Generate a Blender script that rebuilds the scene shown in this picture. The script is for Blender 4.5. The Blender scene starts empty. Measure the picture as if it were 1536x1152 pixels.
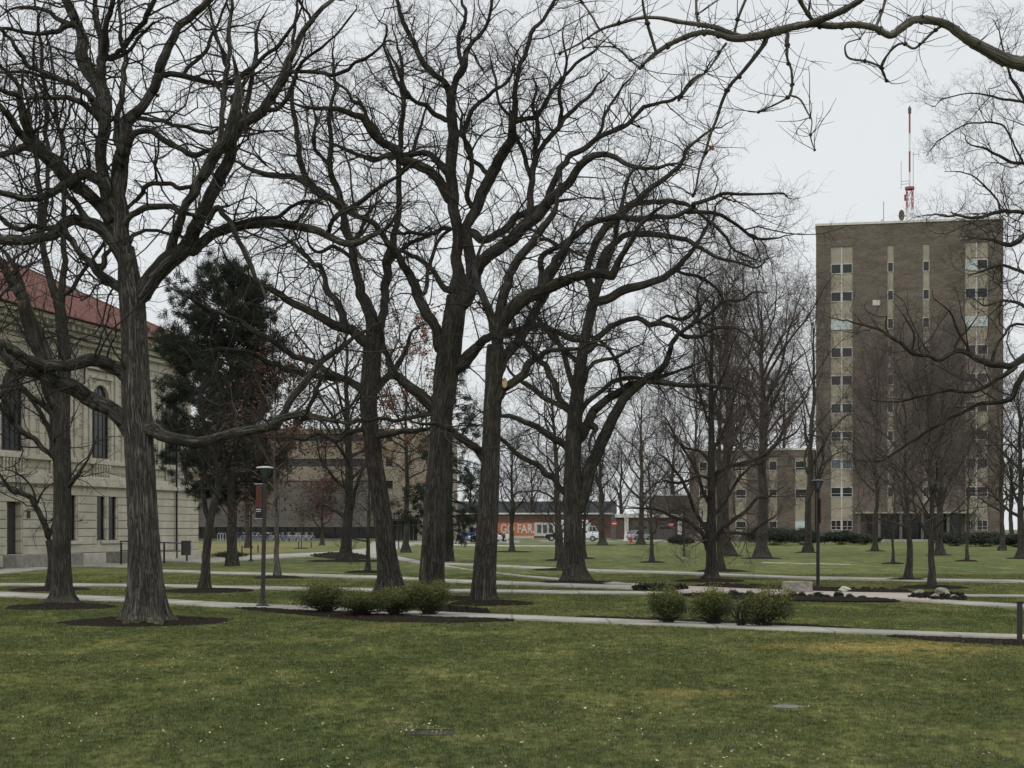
import bpy, bmesh, math, random
import numpy as np
from mathutils import Vector, Matrix

# ------------------------------------------------------------------ camera numbers
F = 2400.0          # focal length in pixels of a 1536 wide frame
CX, HY, CH = 768.0, 793.0, 1.75
S = bpy.context.scene
COL = S.collection
R = math.radians

def W(px, py, Y):
    return np.array(((px - CX) * Y / F, Y, CH - (py - HY) * Y / F))
def GY(py):
    return CH * F / (py - HY)
def G(px, py, z=0.0):
    Y = GY(py)
    return np.array(((px - CX) * Y / F, Y, z))

# ------------------------------------------------------------------ tagging
def tag(o, label=None, cat=None, group=None, kind=None):
    if label: o['label'] = label
    if cat: o['category'] = cat
    if group: o['group'] = group
    if kind: o['kind'] = kind
    return o
def empty(name, loc=(0, 0, 0), rz=0.0, label=None, cat=None, group=None):
    o = bpy.data.objects.new(name, None)
    o.empty_display_size = 0.2
    COL.objects.link(o)
    o.location = loc; o.rotation_euler = (0, 0, rz)
    return tag(o, label, cat, group)
def link(name, me, mat, parent=None, loc=None):
    o = bpy.data.objects.new(name, me)
    COL.objects.link(o)
    if mat is not None and not me.materials: me.materials.append(mat)
    if parent is not None: o.parent = parent
    if loc is not None: o.location = loc
    return o
def copy_tree(o, parent=None):
    c = o.copy(); COL.objects.link(c); c.parent = parent
    for ch in [q for q in bpy.data.objects if q.parent == o]:
        copy_tree(ch, c)
    return c

def mesh_np(name, V, Q=None, T=None, attr=None, smooth=False, rnd=None):
    V = np.ascontiguousarray(V, dtype=np.float32)
    me = bpy.data.meshes.new(name)
    nq = 0 if Q is None else len(Q); nt = 0 if T is None else len(T)
    loops = []
    if nq: loops.append(np.asarray(Q, dtype=np.int32).ravel())
    if nt: loops.append(np.asarray(T, dtype=np.int32).ravel())
    lv = np.concatenate(loops)
    me.vertices.add(len(V)); me.vertices.foreach_set('co', V.ravel())
    me.loops.add(len(lv)); me.loops.foreach_set('vertex_index', lv)
    me.polygons.add(nq + nt)
    st = np.concatenate([np.arange(nq) * 4, nq * 4 + np.arange(nt) * 3]).astype(np.int32)
    me.polygons.foreach_set('loop_start', st)
    if smooth:
        me.polygons.foreach_set('use_smooth', np.ones(nq + nt, dtype=bool))
    if attr is not None:
        a = me.attributes.new('bark', 'FLOAT_VECTOR', 'POINT')
        a.data.foreach_set('vector', np.ascontiguousarray(attr, dtype=np.float32).ravel())
    if rnd is not None:
        a = me.attributes.new('rnd', 'FLOAT', 'POINT')
        a.data.foreach_set('value', np.ascontiguousarray(rnd, dtype=np.float32))
    me.update(calc_edges=True)
    return me

# ------------------------------------------------------------------ small mesh builder
class MB:
    def __init__(s): s.v = []; s.f = []
    def add(s, vs, fs):
        b = len(s.v); s.v += [tuple(float(c) for c in v) for v in vs]
        s.f += [tuple(b + i for i in f) for f in fs]
        return s
    def box(s, x0, x1, y0, y1, z0, z1):
        return s.add([(x0,y0,z0),(x1,y0,z0),(x1,y1,z0),(x0,y1,z0),(x0,y0,z1),(x1,y0,z1),(x1,y1,z1),(x0,y1,z1)],
              [(0,3,2,1),(4,5,6,7),(0,1,5,4),(1,2,6,5),(2,3,7,6),(3,0,4,7)])
    def cbox(s, cx, cy, cz, sx, sy, sz, rz=0.0):
        c, n = math.cos(rz), math.sin(rz)
        vs = []
        for z in (-1, 1):
            for x, y in ((-1,-1),(1,-1),(1,1),(-1,1)):
                a, b = x*sx/2, y*sy/2
                vs.append((cx + a*c - b*n, cy + a*n + b*c, cz + z*sz/2))
        return s.add(vs, [(0,3,2,1),(4,5,6,7),(0,1,5,4),(1,2,6,5),(2,3,7,6),(3,0,4,7)])
    def tube(s, pts, r, n=8, cap=True):
        pts = [Vector(p) for p in pts]
        rs = r if isinstance(r, (list, tuple)) else [r] * len(pts)
        b = len(s.v); U = None
        for i, p in enumerate(pts):
            t = (pts[min(i+1, len(pts)-1)] - pts[max(i-1, 0)]).normalized()
            if U is None:
                U = t.cross(Vector((0,0,1)) if abs(t.z) < .9 else Vector((1,0,0))).normalized()
            else:
                U = (U - t * U.dot(t)).normalized()
            V = t.cross(U)
            for k in range(n):
                a = 2*math.pi*k/n
                s.v.append(tuple(p + rs[i]*(math.cos(a)*U + math.sin(a)*V)))
        for i in range(len(pts)-1):
            for k in range(n):
                a = b + i*n + k; c = b + i*n + (k+1) % n
                s.f.append((a, c, c+n, a+n))
        if cap:
            s.f.append(tuple(b + k for k in range(n))[::-1])
            s.f.append(tuple(b + (len(pts)-1)*n + k for k in range(n)))
        return s
    def lathe(s, prof, n=16, cx=0, cy=0, cz=0):
        b = len(s.v)
        for r, z in prof:
            for k in range(n):
                a = 2*math.pi*k/n
                s.v.append((cx + r*math.cos(a), cy + r*math.sin(a), cz + z))
        for i in range(len(prof)-1):
            for k in range(n):
                a = b + i*n + k; c = b + i*n + (k+1) % n
                s.f.append((a, c, c+n, a+n))
        s.f.append(tuple(b + k for k in range(n))[::-1])
        s.f.append(tuple(b + (len(prof)-1)*n + k for k in range(n)))
        return s
    def prism(s, poly, y0, y1):          # poly in (x,z), extruded along y
        n = len(poly)
        vs = [(x, y0, z) for x, z in poly] + [(x, y1, z) for x, z in poly]
        fs = [tuple(range(n)), tuple(range(2*n-1, n-1, -1))]
        for i in range(n):
            j = (i+1) % n
            fs.append((i, i+n, j+n, j))
        return s.add(vs, fs)
    def build(s, name, mat, parent=None, bevel=0, smooth=False, loc=None):
        me = bpy.data.meshes.new(name)
        me.from_pydata(s.v, [], s.f)
        bm = bmesh.new(); bm.from_mesh(me)
        bmesh.ops.recalc_face_normals(bm, faces=bm.faces)
        bm.to_mesh(me); bm.free()
        if smooth:
            me.polygons.foreach_set('use_smooth', [True]*len(me.polygons))
        o = link(name, me, mat, parent, loc)
        if bevel:
            m = o.modifiers.new('bevel', 'BEVEL'); m.width = bevel; m.segments = 2
            m.limit_method = 'ANGLE'
        return o

# ------------------------------------------------------------------ materials
M = {}
def nodes(name):
    m = bpy.data.materials.new(name); m.use_nodes = True
    nt = m.node_tree; b = nt.nodes['Principled BSDF']
    M[name] = m
    return m, nt, b
def N(nt, t, **k):
    n = nt.nodes.new(t)
    for a, v in k.items(): setattr(n, a, v)
    return n
def simple(name, col, rough=.7, metal=0, var=.15, scale=3.0, bump=0.0, bscale=30.0, spec=None):
    m, nt, b = nodes(name)
    b.inputs['Roughness'].default_value = rough; b.inputs['Metallic'].default_value = metal
    if spec is not None: b.inputs['Specular IOR Level'].default_value = spec
    tc = N(nt, 'ShaderNodeTexCoord'); nz = N(nt, 'ShaderNodeTexNoise')
    nz.inputs['Scale'].default_value = scale; nz.inputs['Detail'].default_value = 6
    nt.links.new(tc.outputs['Object'], nz.inputs['Vector'])
    mx = N(nt, 'ShaderNodeMix', data_type='RGBA')
    mx.inputs['A'].default_value = (*[c*(1-var) for c in col], 1)
    mx.inputs['B'].default_value = (*[c*(1+var) for c in col], 1)
    rp = N(nt, 'ShaderNodeMapRange'); rp.inputs[1].default_value = .3; rp.inputs[2].default_value = .7
    nt.links.new(nz.outputs['Fac'], rp.inputs[0]); nt.links.new(rp.outputs[0], mx.inputs['Factor'])
    nt.links.new(mx.outputs['Result'], b.inputs['Base Color'])
    if bump:
        n2 = N(nt, 'ShaderNodeTexNoise'); n2.inputs['Scale'].default_value = bscale
        n2.inputs['Detail'].default_value = 5
        nt.links.new(tc.outputs['Object'], n2.inputs['Vector'])
        bp = N(nt, 'ShaderNodeBump'); bp.inputs['Distance'].default_value = bump
        nt.links.new(n2.outputs['Fac'], bp.inputs['Height']); nt.links.new(bp.outputs['Normal'], b.inputs['Normal'])
    return m

def bark(name, dark, light, sc=(1,1,1), bump=.03, moss=None):
    m, nt, b = nodes(name)
    b.inputs['Roughness'].default_value = .95; b.inputs['Specular IOR Level'].default_value = .15
    at = N(nt, 'ShaderNodeAttribute', attribute_name='bark')
    mp = N(nt, 'ShaderNodeMapping'); mp.inputs['Scale'].default_value = (22*sc[0], 22*sc[1], 1.5*sc[2])
    nt.links.new(at.outputs['Vector'], mp.inputs['Vector'])
    n1 = N(nt, 'ShaderNodeTexNoise'); n1.inputs['Scale'].default_value = 1.3; n1.inputs['Detail'].default_value = 5; n1.inputs['Roughness'].default_value = .6
    n1.inputs['Distortion'].default_value = .9
    nt.links.new(mp.outputs['Vector'], n1.inputs['Vector'])
    rg = N(nt, 'ShaderNodeMath', operation='SUBTRACT'); rg.inputs[1].default_value = .5; nt.links.new(n1.outputs['Fac'], rg.inputs[0])
    rb_ = N(nt, 'ShaderNodeMath', operation='ABSOLUTE'); nt.links.new(rg.outputs[0], rb_.inputs[0])
    mr = N(nt, 'ShaderNodeMapRange'); mr.inputs[1].default_value = 0; mr.inputs[2].default_value = .13
    nt.links.new(rb_.outputs[0], mr.inputs[0])
    mp2 = N(nt, 'ShaderNodeMapping'); mp2.inputs['Scale'].default_value = (30*sc[0], 30*sc[1], 9*sc[2])
    nt.links.new(at.outputs['Vector'], mp2.inputs['Vector'])
    n2 = N(nt, 'ShaderNodeTexNoise'); n2.inputs['Scale'].default_value = 1.6; n2.inputs['Detail'].default_value = 8; n2.inputs['Roughness'].default_value = .75
    nt.links.new(mp2.outputs['Vector'], n2.inputs['Vector'])
    mu = N(nt, 'ShaderNodeMath', operation='MULTIPLY_ADD'); mu.inputs[1].default_value = 1.0
    nt.links.new(n2.outputs['Fac'], mu.inputs[0]); nt.links.new(mr.outputs[0], mu.inputs[2])
    hf = N(nt, 'ShaderNodeMath', operation='MULTIPLY'); hf.inputs[1].default_value = .66; nt.links.new(mu.outputs[0], hf.inputs[0]); mu = hf
    cr = N(nt, 'ShaderNodeValToRGB')
    cr.color_ramp.elements[0].position = .35; cr.color_ramp.elements[0].color = (*dark, 1)
    cr.color_ramp.elements[1].position = 1.25 if False else 1.0; cr.color_ramp.elements[1].color = (*light, 1)
    nt.links.new(mu.outputs[0], cr.inputs['Fac'])
    tc = N(nt, 'ShaderNodeTexCoord')
    n3 = N(nt, 'ShaderNodeTexNoise'); n3.inputs['Scale'].default_value = 1.1; n3.inputs['Detail'].default_value = 3
    nt.links.new(tc.outputs['Object'], n3.inputs['Vector'])
    mr3 = N(nt, 'ShaderNodeMapRange'); mr3.inputs[1].default_value = .35; mr3.inputs[2].default_value = .65
    mr3.inputs[3].default_value = .75; mr3.inputs[4].default_value = 1.15
    nt.links.new(n3.outputs['Fac'], mr3.inputs[0])
    vm = N(nt, 'ShaderNodeVectorMath', operation='SCALE')
    nt.links.new(cr.outputs['Color'], vm.inputs[0]); nt.links.new(mr3.outputs[0], vm.inputs['Scale'])
    n4 = N(nt, 'ShaderNodeTexNoise'); n4.inputs['Scale'].default_value = 3.4; n4.inputs['Detail'].default_value = 6; n4.inputs['Roughness'].default_value = .65
    nt.links.new(tc.outputs['Object'], n4.inputs['Vector'])
    m4 = N(nt, 'ShaderNodeMapRange'); m4.inputs[1].default_value = .56; m4.inputs[2].default_value = .68; m4.inputs[4].default_value = .55
    nt.links.new(n4.outputs['Fac'], m4.inputs[0])
    x4 = N(nt, 'ShaderNodeMix', data_type='RGBA'); x4.inputs['B'].default_value = (*[light[i]*(.95, 1.0, .88)[i] for i in range(3)], 1)
    nt.links.new(vm.outputs[0], x4.inputs['A']); nt.links.new(m4.outputs[0], x4.inputs['Factor'])
    out = x4.outputs['Result']
    if moss:
        ge = N(nt, 'ShaderNodeNewGeometry'); sx = N(nt, 'ShaderNodeSeparateXYZ')
        nt.links.new(ge.outputs['Normal'], sx.inputs[0])
        m1 = N(nt, 'ShaderNodeMath', operation='MULTIPLY_ADD'); m1.inputs[1].default_value = .6
        nt.links.new(sx.outputs['Z'], m1.inputs[0]); nt.links.new(n3.outputs['Fac'], m1.inputs[2])
        m2 = N(nt, 'ShaderNodeMapRange'); m2.inputs[1].default_value = .68; m2.inputs[2].default_value = 1.1; m2.inputs[4].default_value = .45
        nt.links.new(m1.outputs[0], m2.inputs[0])
        mx = N(nt, 'ShaderNodeMix', data_type='RGBA'); mx.inputs['B'].default_value = (*moss, 1)
        nt.links.new(out, mx.inputs['A']); nt.links.new(m2.outputs[0], mx.inputs['Factor'])
        out = mx.outputs['Result']
    nt.links.new(out, b.inputs['Base Color'])
    bp = N(nt, 'ShaderNodeBump'); bp.inputs['Distance'].default_value = bump; bp.inputs['Strength'].default_value = .9
    nt.links.new(mu.outputs[0], bp.inputs['Height']); nt.links.new(bp.outputs['Normal'], b.inputs['Normal'])
    return m

bark('oak_bark', (.035, .031, .027), (.205, .19, .165), bump=.035, moss=(.07, .085, .03))
bark('straight_bark', (.032, .028, .024), (.145, .131, .11), bump=.035, moss=(.055, .065, .025))
bark('limb_bark', (.022, .02, .017), (.11, .1, .085), bump=.025, moss=(.05, .058, .024))
bark('grey_bark', (.035, .032, .027), (.13, .12, .1), sc=(1.3, 1.3, 1.2), bump=.02, moss=(.07, .08, .035))
bark('dark_bark', (.032, .028, .024), (.125, .11, .094), bump=.02)
bark('smooth_bark', (.07, .064, .052), (.19, .175, .145), sc=(.5, .5, .5), bump=.008)
simple('twig', (.05, .045, .04), .9, var=.3, scale=2.0, spec=.1)
simple('twig_red', (.12, .096, .085), .9, var=.25, scale=2.0, spec=.1)
simple('branch', (.095, .086, .072), .92, var=.35, scale=4.0, bump=.01, bscale=25, spec=.1)
simple('cut_wood', (.45, .34, .2), .8, var=.2, scale=20)

def grass_mat(name, blade=False):
    m, nt, b = nodes(name)
    b.inputs['Roughness'].default_value = .85; b.inputs['Specular IOR Level'].default_value = .12
    ge = N(nt, 'ShaderNodeNewGeometry')
    def noise(sc, det, mp=None, rough=.55):
        n = N(nt, 'ShaderNodeTexNoise'); n.inputs['Scale'].default_value = sc; n.inputs['Detail'].default_value = det
        n.inputs['Roughness'].default_value = rough
        if mp:
            q = N(nt, 'ShaderNodeMapping'); q.inputs['Scale'].default_value = mp
            nt.links.new(ge.outputs['Position'], q.inputs['Vector']); nt.links.new(q.outputs[0], n.inputs['Vector'])
        else:
            nt.links.new(ge.outputs['Position'], n.inputs['Vector'])
        return n.outputs['Fac']
    def mrange(x, a, c, d=0., e=1.):
        q = N(nt, 'ShaderNodeMapRange'); q.inputs[1].default_value = a; q.inputs[2].default_value = c
        q.inputs[3].default_value = d; q.inputs[4].default_value = e
        nt.links.new(x, q.inputs[0]); return q.outputs[0]
    def mix(f, a, c):
        q = N(nt, 'ShaderNodeMix', data_type='RGBA')
        for k, v in (('A', a), ('B', c)):
            if isinstance(v, tuple): q.inputs[k].default_value = (*v, 1)
            else: nt.links.new(v, q.inputs[k])
        nt.links.new(f, q.inputs['Factor']); return q.outputs['Result']
    big = mrange(noise(.11, 4, (1, .45, 1)), .4, .62)
    mid = mrange(noise(.7, 7, (1, .5, 1), .7), .47, .68)
    fine = mrange(noise(9, 5, (1, .6, 1), .7), .3, .7)
    c = mix(big, (.076, .098, .03), (.118, .13, .044))
    c = mix(mid, c, (.225, .228, .078))
    n2 = mrange(noise(2.1, 5, (1, .45, 1), .7), .52, .7)
    c = mix(n2, c, (.055, .085, .022))
    def patch(px, py, rx, ry, col, c, amt=.8):
        vs_ = N(nt, 'ShaderNodeVectorMath', operation='SUBTRACT'); vs_.inputs[1].default_value = (px, py, 0); nt.links.new(ge.outputs['Position'], vs_.inputs[0])
        vm_ = N(nt, 'ShaderNodeVectorMath', operation='MULTIPLY'); vm_.inputs[1].default_value = (1/rx, 1/ry, 0); nt.links.new(vs_.outputs[0], vm_.inputs[0])
        vl_ = N(nt, 'ShaderNodeVectorMath', operation='LENGTH'); nt.links.new(vm_.outputs[0], vl_.inputs[0])
        ad_ = N(nt, 'ShaderNodeMath', operation='MULTIPLY_ADD'); ad_.inputs[1].default_value = 1.6; nt.links.new(n2, ad_.inputs[0]); nt.links.new(vl_.outputs['Value'], ad_.inputs[2])
        return mix(mrange(ad_.outputs[0], 1.6, .5, 0, amt), c, col)
    c = patch(5.6, 23.6, 1.5, 1.1, (.36, .29, .1), c)
    c = patch(1.9, 17.0, .5, .4, (.33, .28, .1), c, .6)
    m5 = mrange(noise(4.5, 4, (1, .6, 1), .65), .3, .7, .68, 1.34)
    v5 = N(nt, 'ShaderNodeVectorMath', operation='SCALE'); nt.links.new(c, v5.inputs[0]); nt.links.new(m5, v5.inputs['Scale']); c = v5.outputs[0]
    c2 = mix(fine, (.52, .52, .52), (1.44, 1.42, 1.36))
    q = N(nt, 'ShaderNodeMix', data_type='RGBA', blend_type='MULTIPLY'); q.inputs['Factor'].default_value = 1
    nt.links.new(c, q.inputs['A']); nt.links.new(c2, q.inputs['B'])
    c = q.outputs['Result']
    # straw coloured dormant strip in front of the far building (a different grass), y 130..230 m, x -45..-16
    sp = N(nt, 'ShaderNodeSeparateXYZ'); nt.links.new(ge.outputs['Position'], sp.inputs[0])
    fy = mrange(sp.outputs['Y'], 108, 122)
    fx = N(nt, 'ShaderNodeMath', operation='MULTIPLY'); fx2 = mrange(sp.outputs['X'], -14, -24)
    nt.links.new(fy, fx.inputs[0]); nt.links.new(fx2, fx.inputs[1])
    c = mix(fx.outputs[0], c, (.19, .17, .07))
    fy = mrange(sp.outputs['Y'], 172, 190)
    c = mix(fy, c, (.13, .14, .06))
    if blade:
        at = N(nt, 'ShaderNodeAttribute', attribute_name='rnd')
        br = mrange(at.outputs['Fac'], 0, 1, .66, 1.45)
        v = N(nt, 'ShaderNodeVectorMath', operation='SCALE')
        nt.links.new(c, v.inputs[0]); nt.links.new(br, v.inputs['Scale'])
        dry = mrange(at.outputs['Fac'], .86, .93, 0, .75)
        c = mix(dry, v.outputs[0], (.27, .235, .12))
        b.inputs['Subsurface Weight'].default_value = 0
    else:
        bp = N(nt, 'ShaderNodeBump'); bp.inputs['Distance'].default_value = .05
        nt.links.new(noise(22, 6, None, .75), bp.inputs['Height']); nt.links.new(bp.outputs['Normal'], b.inputs['Normal'])
    nt.links.new(c, b.inputs['Base Color'])
grass_mat('lawn'); grass_mat('grass_blade', True)

simple('concrete', (.33, .312, .262), .9, var=.2, scale=1.1, bump=.004, bscale=60)
simple('plaza_concrete', (.38, .325, .275), .9, var=.12, scale=1.3, bump=.004, bscale=60)
def joints(name, gap):
    m = M[name]; nt = m.node_tree; b = nt.nodes['Principled BSDF']; src = b.inputs['Base Color'].links[0].from_socket
    ge = N(nt, 'ShaderNodeNewGeometry'); sp = N(nt, 'ShaderNodeSeparateXYZ'); nt.links.new(ge.outputs['Position'], sp.inputs[0])
    dv = N(nt, 'ShaderNodeMath', operation='PINGPONG'); dv.inputs[1].default_value = gap/2; nt.links.new(sp.outputs['X'], dv.inputs[0])
    mr = N(nt, 'ShaderNodeMapRange'); mr.inputs[1].default_value = .012; mr.inputs[2].default_value = .022; mr.inputs[3].default_value = .45; mr.inputs[4].default_value = 1
    nt.links.new(dv.outputs[0], mr.inputs[0])
    nz = N(nt, 'ShaderNodeTexNoise'); nz.inputs['Scale'].default_value = .55; nz.inputs['Detail'].default_value = 8; nt.links.new(ge.outputs['Position'], nz.inputs['Vector'])
    m2 = N(nt, 'ShaderNodeMapRange'); m2.inputs[1].default_value = .35; m2.inputs[2].default_value = .65; m2.inputs[3].default_value = .78; m2.inputs[4].default_value = 1.12
    nt.links.new(nz.outputs['Fac'], m2.inputs[0])
    mm = N(nt, 'ShaderNodeMath', operation='MULTIPLY'); nt.links.new(mr.outputs[0], mm.inputs[0]); nt.links.new(m2.outputs[0], mm.inputs[1])
    v = N(nt, 'ShaderNodeVectorMath', operation='SCALE'); nt.links.new(src, v.inputs[0]); nt.links.new(mm.outputs[0], v.inputs['Scale'])
    nt.links.new(v.outputs[0], b.inputs['Base Color'])
joints('concrete', 1.8)
simple('asphalt', (.2, .195, .185), .9, var=.2, scale=2, bump=.004, bscale=60)
simple('cover_metal', (.13, .125, .115), .8, var=.2, scale=20)
simple('mulch', (.03, .0235, .0185), 1., var=.85, scale=26, bump=.05, bscale=45, spec=.05)
simple('limestone', (.54, .495, .4), .85, var=.16, scale=1.2, bump=.004, bscale=25)
simple('limestone_trim', (.56, .515, .425), .85, var=.16, scale=2.5, bump=.004, bscale=25)
simple('tan_panel', (.34, .305, .235), .9, var=.16, scale=.7)
simple('pale_trim', (.62, .6, .54), .7, var=.08)
simple('white_paint', (.7, .7, .68), .6, var=.06)
simple('black_metal', (.022, .022, .023), .45, metal=.3, var=.2)
simple('bronze_metal', (.05, .043, .038), .5, metal=.3, var=.2)
simple('dark_glass', (.018, .022, .026), .12, var=.4, scale=.8)
simple('deep_glass', (.01, .013, .018), .25, var=.4, scale=1.5)
simple('blind', (.52, .58, .58), .6, var=.12, scale=1)
simple('blue_glass', (.1, .13, .15), .15, var=.3, scale=.5)
simple('grey_wall', (.12, .109, .093), .9, var=.12, scale=.4)  # on the blank cladding this dark grey stands in for shade
simple('tan_stone', (.26, .222, .165), .9, var=.18, scale=.6, bump=.01, bscale=8)
simple('roof_dark', (.09, .1, .115), .7, var=.15)
simple('garage_door', (.1, .1, .095), .6, var=.1)
simple('orange_banner', (.6, .2, .085), .7, var=.06)
simple('mast_red', (.3, .065, .06), .6)
simple('red_paint', (.45, .04, .035), .45, var=.1)
simple('rust_banner', (.11, .04, .027), .8, var=.35, scale=8)
simple('pink_dark', (.5, .2, .17), .5, var=.1)
simple('needle', (.034, .046, .03), .8, var=.45, scale=1.2, spec=.15)
simple('spruce', (.028, .043, .028), .8, var=.4, scale=1.2, spec=.15)
simple('rust_leaf', (.115, .058, .042), .8, var=.45, scale=1.3, spec=.1)
simple('tan_leaf', (.37, .315, .21), .85, var=.6, scale=3.0, spec=.1)
simple('dead_leaf', (.2, .09, .05), .8, var=.3, scale=5)
simple('rock', (.3, .27, .22), .9, var=.35, scale=4, bump=.04, bscale=9)
simple('stone_bench', (.27, .255, .22), .9, var=.25, scale=5, bump=.02, bscale=14)
simple('rubber', (.015, .015, .015), .8)
simple('chrome', (.5, .5, .52), .3, metal=.9)
for nm, c in (('car_blue', (.03, .09, .34)), ('car_white', (.75, .75, .76)), ('car_dark', (.03, .035, .045)), ('car_black', (.015, .016, .018)),
              ('bike_silver', (.42, .44, .46)), ('bike_dark', (.04, .045, .06)), ('bike_blue', (.06, .1, .2))):
    simple(nm, c, .28 if 'car' in nm else .4, metal=.1, var=.04)
for nm, c in (('skin', (.42, .26, .18)), ('cloth_dark', (.035, .037, .045)), ('cloth_navy', (.02, .025, .05)), ('cloth_blue', (.04, .09, .3)), ('hair', (.03, .02, .012))):
    simple(nm, c, .85, var=.15)

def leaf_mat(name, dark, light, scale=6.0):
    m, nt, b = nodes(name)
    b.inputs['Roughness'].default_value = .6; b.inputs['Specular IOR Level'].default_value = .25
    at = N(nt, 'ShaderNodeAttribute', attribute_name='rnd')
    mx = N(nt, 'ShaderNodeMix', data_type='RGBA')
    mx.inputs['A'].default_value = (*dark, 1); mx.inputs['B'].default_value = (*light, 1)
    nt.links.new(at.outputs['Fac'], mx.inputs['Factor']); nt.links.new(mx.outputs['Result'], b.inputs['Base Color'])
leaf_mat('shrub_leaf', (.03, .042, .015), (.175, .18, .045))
leaf_mat('yew_leaf', (.018, .026, .016), (.04, .055, .03))

def brick_mat(name, c1, c2, mortar, sc=1.0, band=.25):
    m, nt, b = nodes(name)
    b.inputs['Roughness'].default_value = .9
    tc = N(nt, 'ShaderNodeTexCoord')
    sep = N(nt, 'ShaderNodeSeparateXYZ'); nt.links.new(tc.outputs['Object'], sep.inputs[0])
    ad = N(nt, 'ShaderNodeMath', operation='ADD'); nt.links.new(sep.outputs['X'], ad.inputs[0]); nt.links.new(sep.outputs['Y'], ad.inputs[1])
    cb = N(nt, 'ShaderNodeCombineXYZ'); nt.links.new(ad.outputs[0], cb.inputs['X']); nt.links.new(sep.outputs['Z'], cb.inputs['Y'])
    br = N(nt, 'ShaderNodeTexBrick'); nt.links.new(cb.outputs[0], br.inputs['Vector'])
    br.inputs['Color1'].default_value = (*c1, 1); br.inputs['Color2'].default_value = (*c2, 1); br.inputs['Mortar'].default_value = (*mortar, 1)
    br.inputs['Scale'].default_value = sc; br.inputs['Mortar Size'].default_value = .012
    br.inputs['Brick Width'].default_value = .42; br.inputs['Row Height'].default_value = .14
    nz = N(nt, 'ShaderNodeTexNoise'); nz.inputs['Scale'].default_value = .35; nz.inputs['Detail'].default_value = 7
    mp = N(nt, 'ShaderNodeMapping'); mp.inputs['Scale'].default_value = (1, 1, 3.5)
    nt.links.new(tc.outputs['Object'], mp.inputs[0]); nt.links.new(mp.outputs[0], nz.inputs['Vector'])
    mr = N(nt, 'ShaderNodeMapRange'); mr.inputs[1].default_value = .3; mr.inputs[2].default_value = .7
    mr.inputs[3].default_value = 1-band; mr.inputs[4].default_value = 1+band
    nt.links.new(nz.outputs['Fac'], mr.inputs[0])
    v = N(nt, 'ShaderNodeVectorMath', operation='SCALE')
    nt.links.new(br.outputs['Color'], v.inputs[0]); nt.links.new(mr.outputs[0], v.inputs['Scale'])
    nt.links.new(v.outputs[0], b.inputs['Base Color'])
    return m
brick_mat('tower_brick', (.1, .08, .063), (.158, .126, .1), (.16, .14, .12))
brick_mat('red_brick', (.1, .048, .038), (.14, .066, .052), (.17, .12, .1))
brick_mat('dark_brick', (.075, .05, .04), (.11, .075, .06), (.12, .1, .08))
brick_mat('ashlar', (.6, .55, .44), (.5, .45, .35), (.32, .29, .23), sc=.24, band=.1)

# clay tile roof: ribs run down the slope; colour only, ribs are modelled
simple('clay_tile', (.155, .064, .052), .85, var=.25, scale=2.2)
# ------------------------------------------------------------------ trees: vectorised growth
def norm(v):
    return v / np.maximum(np.linalg.norm(v, axis=-1, keepdims=True), 1e-9)

def tubes(P, Rr, n, mod=None):
    """P (N,K,3) centre lines, Rr (N,K) radii -> verts, quads, bark coords"""
    Nn, K, _ = P.shape
    T = np.empty_like(P)
    T[:, 1:-1] = P[:, 2:] - P[:, :-2]; T[:, 0] = P[:, 1] - P[:, 0]; T[:, -1] = P[:, -1] - P[:, -2]
    T = norm(T)
    ref = np.where(np.abs(T[:, 0, 2:3]) < .85, np.array([[0, 0, 1.]]), np.array([[1., 0, 0]]))
    U = norm(np.cross(T[:, 0], ref))
    Us = np.empty_like(P); Us[:, 0] = U
    for k in range(1, K):
        U = norm(U - T[:, k] * np.sum(U * T[:, k], -1, keepdims=True)); Us[:, k] = U
    Vs = np.cross(T, Us)
    th = np.arange(n) * 2 * np.pi / n
    RR = Rr[:, :, None] * (np.ones((1, 1, n)) if mod is None else mod)
    c = np.cos(th)[None, None, :, None]; s = np.sin(th)[None, None, :, None]
    V = P[:, :, None, :] + RR[..., None] * (c * Us[:, :, None, :] + s * Vs[:, :, None, :])
    seg = np.linalg.norm(np.diff(P, axis=1), axis=-1)
    L = np.concatenate([np.zeros((Nn, 1)), np.cumsum(seg, 1)], 1) + np.arange(Nn)[:, None] * 3.7
    r0 = np.maximum(Rr, 0.02)[:, :, None]
    B = np.stack([r0 * np.cos(th), r0 * np.sin(th), np.broadcast_to(L[:, :, None], RR.shape)], -1)
    i = np.arange(Nn)[:, None, None] * K * n; k = np.arange(K - 1)[None, :, None] * n; j = np.arange(n)[None, None, :]
    a = i + k + j; b = i + k + (j + 1) % n
    Q = np.stack([a, b, b + n, a + n], -1).reshape(-1, 4)
    return V.reshape(-1, 3), Q, B.reshape(-1, 3)

def merge(blocks):
    Vs, Qs, Bs = [], [], []; o = 0
    for V, Q, B in blocks:
        Vs.append(V); Qs.append(Q + o); Bs.append(B); o += len(V)
    return np.concatenate(Vs), np.concatenate(Qs), np.concatenate(Bs)

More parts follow.
